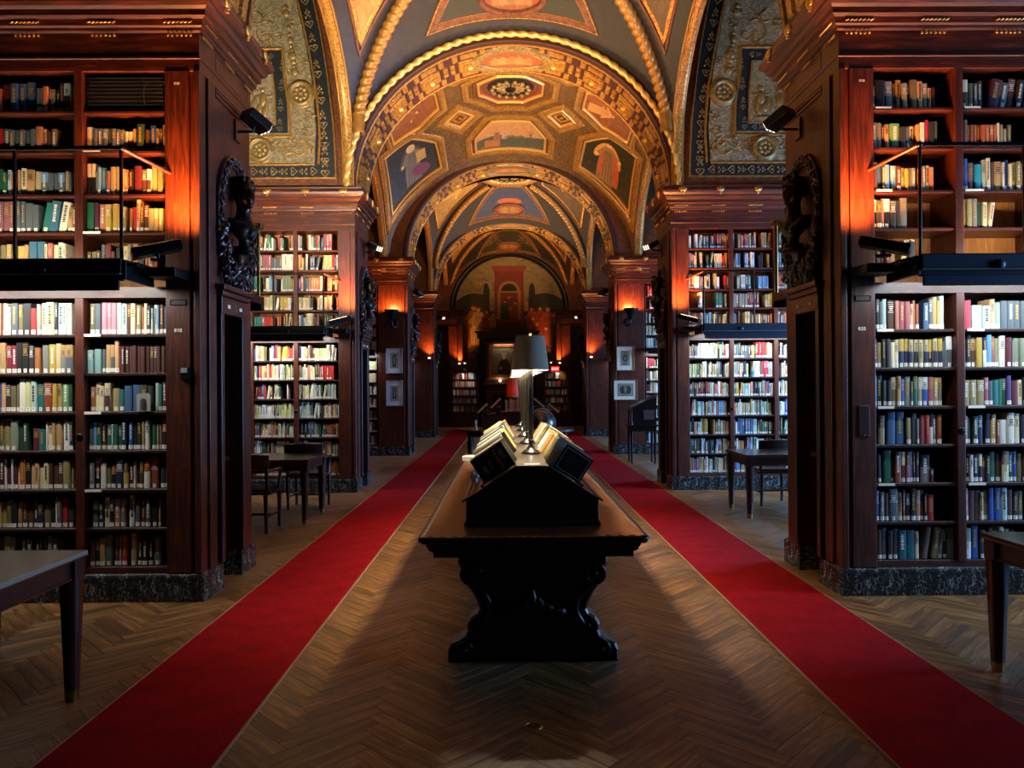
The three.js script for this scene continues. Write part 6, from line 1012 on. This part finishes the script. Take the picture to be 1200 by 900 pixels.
// ---------------------------------------------------------------- lectern beside the third pier
{
  const t = thing('lectern', 'dark wooden lectern with a sloping top on four legs by the prints', 'lectern', [2.68, 0, -15.4], 0);
  for (const a of [-1, 1]) for (const b of [-1, 1]) mesh('leg', tapered(a * 0.24, b * 0.17, 0, 0.76, 0.035, 0.06), M.ebony, t);
  mesh('stand_top', rbox(-0.3, 0.3, 0.76, 0.8, -0.23, 0.23, 0.008), M.ebony, t); mesh('apron', rbox(-0.27, 0.27, 0.66, 0.76, -0.2, 0.2, 0.006), M.ebony, t);
  mesh('case', (() => { const g = extrude([[-0.19, 0.8], [0.27, 0.8], [0.27, 1.36], [-0.19, 1.14]], 0.36); g.translate(0, 0, -0.18); return g; })(), M.ebony, t);
  mesh('front_panel', rbox(0.0, 0.22, 0.9, 1.1, 0.181, 0.19, 0.004), std({ color: 0x5c5a52, roughness: 0.5 }), t);
  mesh('sloping_top', moved(rbox(-0.29, 0.29, -0.012, 0.012, -0.22, 0.22, 0.005), 0.03, 1.275, 0, 0, 0, 0.446), M.readTop, t); mesh('column', [lathe([[0.03, 0], [0.02, 0.05], [0.016, 0.15], [0.022, 0.26], [0.03, 0.3]], [-0.24, 0.8, 0.17], 12), lathe([[0.03, 0], [0.02, 0.05], [0.016, 0.15], [0.022, 0.26], [0.03, 0.3]], [-0.24, 0.8, -0.17], 12)], M.ebony, t);
}
// ---------------------------------------------------------------- globe and second table
{
  const t = thing('globe', 'large dark globe on a turned stand beyond the long table', 'globe', [0.37, 0, -10.4]);
  const gm = paint(512, 256, (c, w, h) => { seed(9); c.fillStyle = '#23262a'; c.fillRect(0, 0, w, h); c.fillStyle = '#4a412f'; for (let i = 0; i < 26; i++) { c.beginPath(); c.ellipse(rnd() * w, between(50, 200), between(12, 50), between(8, 30), rnd() * 3, 0, 7); c.fill(); } c.strokeStyle = '#5a5648'; c.lineWidth = 1; for (let i = 0; i < 13; i++) { c.beginPath(); c.moveTo(i * w / 12, 0); c.lineTo(i * w / 12, h); c.stroke(); } });
  const sp = new THREE.SphereGeometry(0.205, 36, 24); sp.translate(0, 1.07, 0); mesh('ball', clean(sp), std({ map: gm, roughness: 0.3, clearcoat: 0.25, clearcoatRoughness: 0.15 }), t);
  const ring = new THREE.TorusGeometry(0.222, 0.008, 8, 48); ring.rotateY(0.6); ring.translate(0, 1.07, 0); mesh('meridian', clean(ring), M.bronze, t); const hz = new THREE.TorusGeometry(0.24, 0.016, 8, 48); hz.rotateX(Math.PI / 2); hz.translate(0, 1.0, 0); mesh('horizon_ring', clean(hz), M.ebony, t);
  mesh('stand', [lathe([[0, 0.25], [0.05, 0.25], [0.035, 0.4], [0.05, 0.5], [0.028, 0.62], [0.045, 0.78], [0.03, 0.87], [0, 0.88]], [0, 0, 0], 16)], M.ebony, t);
  for (let i = 0; i < 3; i++) { const a = i * 2.094; mesh('leg', [rod([0, 0.3, 0], [Math.cos(a) * 0.24, 0.02, Math.sin(a) * 0.24], 0.022), ball([Math.cos(a) * 0.24, 0.024, Math.sin(a) * 0.24], 0.024)], M.ebony, t); mesh('ring_support', rod([0, 0.6, 0], [Math.cos(a) * 0.24, 1.0, Math.sin(a) * 0.24], 0.012), M.ebony, t); }
}
{
  const t = thing('round_end_table', 'dark table with rounded ends standing across the hall beyond the globe', 'table', [0.08, 0, -14.7]);
  const top = []; for (let i = 0; i <= 14; i++) { const a = -Math.PI / 2 + i / 14 * Math.PI; top.push([0.62 + Math.cos(a) * 0.5, Math.sin(a) * 0.55]); } for (let i = 0; i <= 14; i++) { const a = Math.PI / 2 + i / 14 * Math.PI; top.push([-0.62 + Math.cos(a) * 0.5, Math.sin(a) * 0.55]); }
  const g = extrude(top, 0.035, 0.006); g.rotateX(-Math.PI / 2); g.translate(0, 0.722, 0); mesh('table_top', g, M.ebony, t);
  for (const a of [-1, 1]) for (const b of [-1, 1]) mesh('leg', lathe([[0.03, 0], [0.045, 0.05], [0.032, 0.12], [0.05, 0.35], [0.06, 0.5], [0.035, 0.6], [0.055, 0.66], [0.055, 0.72]], [a * 0.92, 0, b * 0.22], 14), M.ebony, t);
  mesh('apron', rbox(-0.95, 0.95, 0.62, 0.722, -0.26, 0.26, 0.01), M.ebony, t); mesh('stretcher', rbox(-0.9, 0.9, 0.1, 0.15, -0.04, 0.04, 0.01), M.ebony, t);
  const r = thing('display_stand', 'dark sloped display stand on the round-ended table', 'book rack', [0.08, 0.764, -14.6]);
  mesh('body', (() => { const q = extrude([[-0.66, 0], [0.66, 0], [0.7, 0.27], [0.3, 0.345], [-0.3, 0.345], [-0.7, 0.27]], 0.5); q.translate(0, 0, -0.25); return q; })(), M.woodDark, r);
  const tilt = (x, y, a, ink, label) => { const b = thing('display_book', label, 'display book', [0.08 + x, 0.764 + y, -14.45], 0, 'books on the display stand'); b.rotation.z = a; mesh('cover', [rbox(-0.13, 0.13, 0, 0.004, -0.09, 0.09, 0.001), rbox(-0.13, 0.13, 0.036, 0.04, -0.09, 0.09, 0.001), rbox(-0.13, -0.126, 0, 0.04, -0.09, 0.09, 0.001)], inkOf(ink), b); mesh('page_block', box(-0.126, 0.126, 0.004, 0.036, -0.086, 0.086), M.paper, b); };
  tilt(-0.66, 0.4, 0.75, 'gold', 'mustard book propped at the end of the display stand'); tilt(-0.4, 0.5, 0.75, 'crimson', 'crimson book propped beside the row of pale books'); tilt(0.42, 0.5, -0.7, 'pink', 'pink book propped on the display stand'); tilt(0.7, 0.4, -0.7, 'black', 'black book propped at the end of the display stand');
  mesh('prop', [[-0.62, 0.3, 0.12], [-0.36, 0.34, 0.18], [0.38, 0.34, 0.18], [0.66, 0.3, 0.12]].map(([x, y, h]) => box(x - 0.05, x + 0.05, y - 0.05, y + h * 0.6, -0.05, 0.3 - 0.05)), M.woodDark, r);
  seed(77); ['ivory', 'rose', 'white', 'cream', 'pink', 'ivory', 'crimson', 'cream'].forEach((ink, i) => { const b = thing('display_book', `${ink} book upright on the display stand, ${ORD[i]} in the row`, 'display book', [-0.13 + i * 0.045, 1.111, -14.5], 0, 'books on the display stand'); const hh = between(0.2, 0.26); mesh('cover', rbox(-0.019, 0.019, 0, hh, -0.16, 0, 0.004), inkOf(ink), b); mesh('spine_label', box(-0.015, 0.015, 0.02, 0.05, 0, 0.001), M.label, b); });
  const l = thing('red_lamp', 'table lamp with a copper red drum shade beyond the display stand', 'lamp', [-0.0, 0.764, -15.05]); mesh('base', lathe([[0, 0], [0.09, 0], [0.09, 0.015], [0.03, 0.04], [0.05, 0.16], [0.03, 0.3], [0.018, 0.36], [0.014, 0.6]], [0, 0, 0], 20), M.bronze, l); mesh('shade', lathe([[0.125, 0.62], [0.105, 0.98], [0.103, 0.98], [0.123, 0.62]], [0, 0, 0], 30), std({ color: 0xb8543a, roughness: 0.9, transmission: 0.3, thickness: 0, side: THREE.DoubleSide }), l); mesh('bulb', ball([0, 0.78, 0], 0.03, 1, 1.2, 1, 10), M.bulbGlow, l); pointLight(LAMP, 0.7, V3(0, 1.545, -15.05), 1.5);
  const c = thing('small_cup', 'small white figurine on the round-ended table', 'figurine', [-0.72, 0.764, -14.32]); mesh('body', [lathe([[0, 0], [0.035, 0], [0.03, 0.06], [0.015, 0.1], [0.028, 0.14], [0.02, 0.19], [0, 0.2]], [0, 0, 0], 14)], M.white, c);
}
// ---------------------------------------------------------------- end wall: mural, fireplace, portrait, cases, exit sign
{
  const mural = paint(1024, 1024, (c, w, h) => {
    seed(61); c.fillStyle = '#8c7448'; c.fillRect(0, 0, w, h); speckle(c, w, 520, 300, ['#a88c58', '#75603a'], 24);
    c.fillStyle = '#2a2616'; c.beginPath(); c.moveTo(0, 480); c.quadraticCurveTo(150, 320, 330, 420); c.lineTo(330, 700); c.lineTo(0, 760); c.fill(); c.beginPath(); c.moveTo(1024, 470); c.quadraticCurveTo(880, 320, 690, 430); c.lineTo(690, 700); c.lineTo(1024, 760); c.fill();
    c.fillStyle = '#33281a'; c.fillRect(0, 560, w, 470); speckle(c, w, h, 400, ['#4a3a20', '#1e180e', '#5c4626'], 16);
    c.fillStyle = '#1c1c10'; for (const x of [300, 724]) { c.beginPath(); c.ellipse(x, 400, 30, 120, 0, 0, 7); c.fill(); }
    c.fillStyle = '#7c2a14'; c.fillRect(376, 130, 272, 520); c.fillStyle = '#8c3418'; c.beginPath(); c.moveTo(345, 110); c.lineTo(679, 110); c.lineTo(655, 165); c.lineTo(369, 165); c.fill(); c.fillStyle = '#a4703c'; c.beginPath(); c.arc(512, 360, 100, Math.PI, 0); c.fill(); c.fillStyle = '#241608'; c.beginPath(); c.arc(512, 360, 74, Math.PI, 0); c.fill(); c.fillStyle = '#a4703c'; c.fillRect(400, 360, 224, 16); c.fillRect(404, 376, 26, 290); c.fillRect(594, 376, 26, 290);
    figure(c, 512, 640, 250, '#7a2c18', '#c08a54'); figure(c, 470, 640, 200, '#3c3c34', '#b8844e'); figure(c, 560, 640, 190, '#8e4426', '#b8844e'); c.fillStyle = '#6e2a14'; c.fillRect(330, 640, 370, 40);
    figure(c, 180, 900, 430, '#8a4a22', '#b47c44'); figure(c, 225, 890, 400, '#9a8658', '#c08a54'); figure(c, 95, 920, 330, '#7c4a24'); figure(c, 300, 760, 220, '#8c3c1c'); figure(c, 720, 740, 230, '#9a3a20'); figure(c, 800, 780, 280, '#84331a'); figure(c, 870, 900, 410, '#8c3c20', '#b47c44'); figure(c, 940, 920, 360, '#6e3818'); figure(c, 360, 720, 150, '#a0703a');
    c.fillStyle = '#c0a068'; for (let i = 0; i < 16; i++) if (i % 2) { c.globalAlpha = 0.35; c.fillRect(i * 64, 940, 64, 40); c.fillRect(i * 64 - 64, 980, 64, 44); } c.globalAlpha = 1; speckle(c, w, h, 500, ['#5a3a1c', '#3a2412', '#9a6a38'], 9);
  });
  const wall = structGroup('trim_1', 'end wall painted with a large arched mural'), z = -END, pts = []; for (let i = 0; i <= 48; i++) { const a = i / 48 * Math.PI; pts.push([2.2 * Math.cos(a), 4.75 + 2.12 * Math.sin(a)]); }  // the painted end wall itself, with its arch, pilasters and dado
  const shape = new THREE.ShapeGeometry(new THREE.Shape([[2.2, 2.75], ...pts, [-2.2, 2.75]].map(([x, y]) => new THREE.Vector2(x, y)))), uv = shape.attributes.uv; for (let i = 0; i < uv.count; i++) uv.setXY(i, (shape.attributes.position.getX(i) + 2.2) / 4.4, (shape.attributes.position.getY(i) - 2.75) / 4.12); shape.translate(0, 0, z + 0.02);
  mesh('mural', clean(shape), std({ map: mural, roughness: 0.7 }), wall);
  const aw = extrude([[-OUTER, SPRING], [-2.38, SPRING], ...Array.from({ length: 47 }, (_, i) => { const a = Math.PI - (i + 1) / 48 * Math.PI; return [2.38 * Math.cos(a), 4.72 + 2.28 * Math.sin(a)]; }), [2.38, SPRING], [OUTER, SPRING], [OUTER, ROOF], [-OUTER, ROOF]], 0.2); aw.translate(0, 0, z); mesh('arch_wall', aw, M.brownGilt, wall);
  const P = [], N = []; for (let i = 0; i <= 64; i++) { const a = i / 64 * Math.PI; P.push(V3(2.29 * Math.cos(a), 4.72 + 2.2 * Math.sin(a), z + 0.05)); N.push(V3(0, 0, 1)); } mesh('arch_moulding', sweepOn(P, N, [[-0.14, 0], [-0.1, 0.08], [-0.04, 0.06], [0.02, 0.1], [0.1, 0.07], [0.14, 0]]), M.ebony, wall);
  for (const s of [-1, 1]) { mesh('pilaster', [rbox(s * 1.8, s * 2.43, 0, 4.3, z, z + 0.22, 0.02), rbox(s * 1.85, s * 2.05, 2.6, 4.1, z + 0.2, z + 0.3, 0.02)], M.wood, wall); mesh('capital', sweepPlan(s > 0 ? [[1.72, z], [1.72, z + 0.24], [OUTER, z + 0.24]] : [[-OUTER, z + 0.24], [-1.72, z + 0.24], [-1.72, z]], CORNICE.map(([o, y]) => [o, y]), -1), M.wood, wall); }
  mesh('dado_wall', [box(-1.8, 1.8, 0, 2.75, z, z + 0.06)], M.woodDark, wall);
  M.blackMarble = std({ map: marbleMap, color: 0x4a4a4a, roughness: 0.2 });
  const f = thing('fireplace', 'tall dark marble fireplace surround on the end wall', 'fireplace', [-0.08, 0, z + 0.06]);
  mesh('column', [rbox(-1.12, -0.86, 0, 3.6, 0, 0.28, 0.02)], M.blackMarble, f); mesh('column', [rbox(0.86, 1.12, 0, 3.6, 0, 0.28, 0.02)], M.blackMarble, f); mesh('entablature', [rbox(-1.2, 1.2, 3.5, 3.72, 0, 0.34, 0.02), rbox(-1.28, 1.28, 3.72, 3.8, 0, 0.42, 0.02)], M.blackMarble, f);
  mesh('overmantel', box(-0.86, 0.86, 1.6, 3.5, 0, 0.06), M.woodDark, f); mesh('mantel_shelf', [rbox(-0.95, 0.95, 1.66, 1.74, 0, 0.3, 0.02)], std({ color: 0x5d4c40, roughness: 0.4 }), f); mesh('hearth_surround', [box(-0.86, -0.6, 0, 1.66, 0, 0.16), box(0.6, 0.86, 0, 1.66, 0, 0.16), box(-0.6, 0.6, 1.3, 1.66, 0, 0.16)], std({ color: 0x4a3a30, roughness: 0.5 }), f); mesh('firebox', box(-0.6, 0.6, 0, 1.3, 0.0, 0.01), M.black, f);
  const pt = thing('portrait_painting', 'gilt-framed portrait of a seated person in black over the fireplace', 'painting', [-0.24, 2.62, z + 0.13]);
  const pa = paint(256, 320, (c, w, h) => { seed(3); c.fillStyle = '#6a6048'; c.fillRect(0, 0, w, h); speckle(c, w, h, 160, ['#80745a', '#4e4634'], 14); c.fillStyle = '#17150f'; c.beginPath(); c.moveTo(60, 320); c.quadraticCurveTo(60, 150, 130, 130); c.quadraticCurveTo(210, 140, 220, 320); c.fill(); c.fillStyle = '#b98a64'; c.beginPath(); c.ellipse(132, 92, 24, 32, 0, 0, 7); c.fill(); c.fillStyle = '#8a8276'; c.beginPath(); c.ellipse(132, 70, 25, 14, 0, 0, 7); c.fill(); c.fillStyle = '#c9c2b0'; c.fillRect(122, 124, 20, 16); c.fillStyle = '#b98a64'; c.beginPath(); c.arc(95, 250, 12, 0, 7); c.fill(); });
  const pg = new THREE.PlaneGeometry(0.9, 1.02); pg.translate(0, 0, 0.03); mesh('canvas', clean(pg), std({ map: pa, roughness: 0.5 }), pt); const fr = [[-0.58, -0.64], [0.58, -0.64], [0.58, 0.64], [-0.58, 0.64]]; mesh('frame', sweepOn(fr.map(([x, y]) => V3(x, y, 0)), fr.map(() => V3(0, 0, 1)), [[-0.1, 0], [-0.1, 0.06], [0, 0.09], [0.11, 0.02]], true), std({ color: 0x8d5a3a, roughness: 0.4, metalness: 0.3 }), pt);
  const pl = thing('picture_light', 'slim brass picture light over the portrait', 'picture light', [-0.24, 3.32, z + 0.13]); mesh('hood', rbox(-0.4, 0.4, -0.02, 0.02, 0.1, 0.16, 0.01), M.brass, pl); mesh('arm', rod([0, 0, 0], [0, 0, 0.12], 0.012), M.brass, pl); areaLight(LAMP, 26, 0.7, 0.05, V3(-0.24, 3.29, z + 0.28), V3(-0.24, 2.5, z + 0.13));
  for (const [x, words] of [[-0.38, 'first'], [0.5, 'second']]) { const b = thing('mantel_lamp', 'tiny bright lamp on the mantel shelf, ' + (words === 'first' ? 'below the portrait' : 'hidden side of the lamp row'), 'lamp', [x, 1.74, z + 0.24]); mesh('stem', rod([0, 0, 0], [0, 0.07, 0], 0.012), M.brass, b); mesh('bulb', ball([0, 0.1, 0], 0.045), M.bulbGlow, b); pointLight(LAMP, 0.25, V3(x, 1.84, z + 0.24), 1.5); }
  // end bookcases
  for (const s of [-1, 1]) {
    const b = thing('bookcase', s < 0 ? 'small end-wall bookcase with a bright lamp over it' : 'small end-wall bookcase under the exit sign', 'bookcase', [s * 1.72 + (s > 0 ? 0.16 : -0.05), 0, z + 0.24]), w = 0.47;
    mesh('back_panel', box(-w, w, 0.6, 2.3, -0.1, -0.08), M.woodDark, b); mesh('side', box(-w - 0.06, -w, 0.5, 2.4, -0.1, 0.12), M.woodDark, b); mesh('side', box(w, w + 0.06, 0.5, 2.4, -0.1, 0.12), M.woodDark, b); mesh('top', box(-w - 0.06, w + 0.06, 2.3, 2.45, -0.1, 0.14), M.woodDark, b); mesh('plinth', box(-w - 0.06, w + 0.06, 0, 0.6, -0.1, 0.12), M.woodDark, b);
    const ys = [0.6, 0.92, 1.24, 1.56, 1.88]; ys.forEach((y) => mesh('shelf', box(-w, w, y, y + 0.03, -0.08, 0.11), M.wood, b));
    const list = [], C = new THREE.Color(); seed(500 + s); for (const y of ys) { let x = -w + 0.01; while (x < w - 0.05) { const ww = between(0.03, 0.06), hh = between(0.2, 0.26), gg = box(x, x + ww * 0.95, y + 0.031, y + 0.031 + hh, -0.06, 0.09); C.set(INK[MIXED[Math.floor(rnd() * MIXED.length)]]); const a = []; for (let i = 0; i < gg.attributes.position.count; i++) a.push(C.r, C.g, C.b); gg.setAttribute('color', new THREE.Float32BufferAttribute(a, 3)); list.push(gg); x += ww + (rnd() < 0.1 ? 0.06 : 0); } }
    const bm = new THREE.Mesh(mergeGeometries(list), std({ vertexColors: true, roughness: 0.6 })); bm.name = numbered('far_books'); bm.position.copy(b.position); scene.add(bm); tag(bm, s < 0 ? 'mixed books in the end-wall case with the bright lamp' : 'mixed books in the end-wall case under the exit sign', 'books', null, 'stuff');
    const x = b.position.x, lt = thing('case_lamp', s < 0 ? 'bright small lamp over the end-wall bookcase beside the fireplace' : 'small lamp over the end-wall bookcase under the exit sign', 'lamp', [x - (s > 0 ? 0.25 : 0), 2.56, z + 0.46]); mesh('shade', lathe([[0.03, 0.05], [0.12, 0.0], [0.125, -0.02]], [0, 0, 0], 16), M.brass, lt); mesh('bulb', ball([0, -0.02, 0], 0.035), M.tubeGlow, lt); mesh('arm', rod([0, 0.04, 0], [0, 0.04, -0.4], 0.012), M.brass, lt); spotLight(TUBE, s < 0 ? 2.6 : 1.3, V3(x, 2.38, z + 0.52), V3(x, 1.2, z + 0.28), 0.9, 0.6, 2);
  }
  const ex = thing('exit_sign', 'red lit EXIT sign over the end-wall bookcase', 'sign', [1.78, 2.28, z + 0.62]);
  const em = paint(128, 80, (c, w, h) => { c.fillStyle = '#c8141c'; c.fillRect(0, 0, w, h); c.fillStyle = '#ffd8d0'; c.font = 'bold 52px sans-serif'; c.textAlign = 'center'; c.fillText('EXIT', 64, 58); }); mesh('box', rbox(-0.17, 0.17, -0.11, 0.11, -0.04, 0, 0.01), M.black, ex); const eg = new THREE.PlaneGeometry(0.33, 0.21); eg.translate(0, 0, 0.002); mesh('face', clean(eg), std({ map: em, emissive: 0xffffff, emissiveMap: em, emissiveIntensity: 1.6, roughness: 0.5 }), ex); areaLight([1, 0.1, 0.1], 1.2, 0.33, 0.2, V3(1.78, 2.28, z + 0.63), V3(1.78, 2.28, z + 3)); mesh('hanger', rod([0, 0.11, -0.02], [0, 0.2, -0.3], 0.01), M.black, ex);
  const wa = thing('amber_frame', 'small amber framed notice below the exit sign', 'notice', [2.1, 2.02, z + 0.4]); mesh('board', rbox(-0.13, 0.13, -0.17, 0.17, -0.02, 0, 0.006), std({ color: 0x8a5a1c, roughness: 0.5 }), wa); mesh('frame', [rbox(-0.14, 0.14, 0.16, 0.18, -0.02, 0.01, 0.004), rbox(-0.14, 0.14, -0.18, -0.16, -0.02, 0.01, 0.004)], M.brass, wa);
}

scene.traverse((o) => { if (o.isMesh) { o.castShadow = true; o.receiveShadow = true; } });
renderer.render(scene, camera);
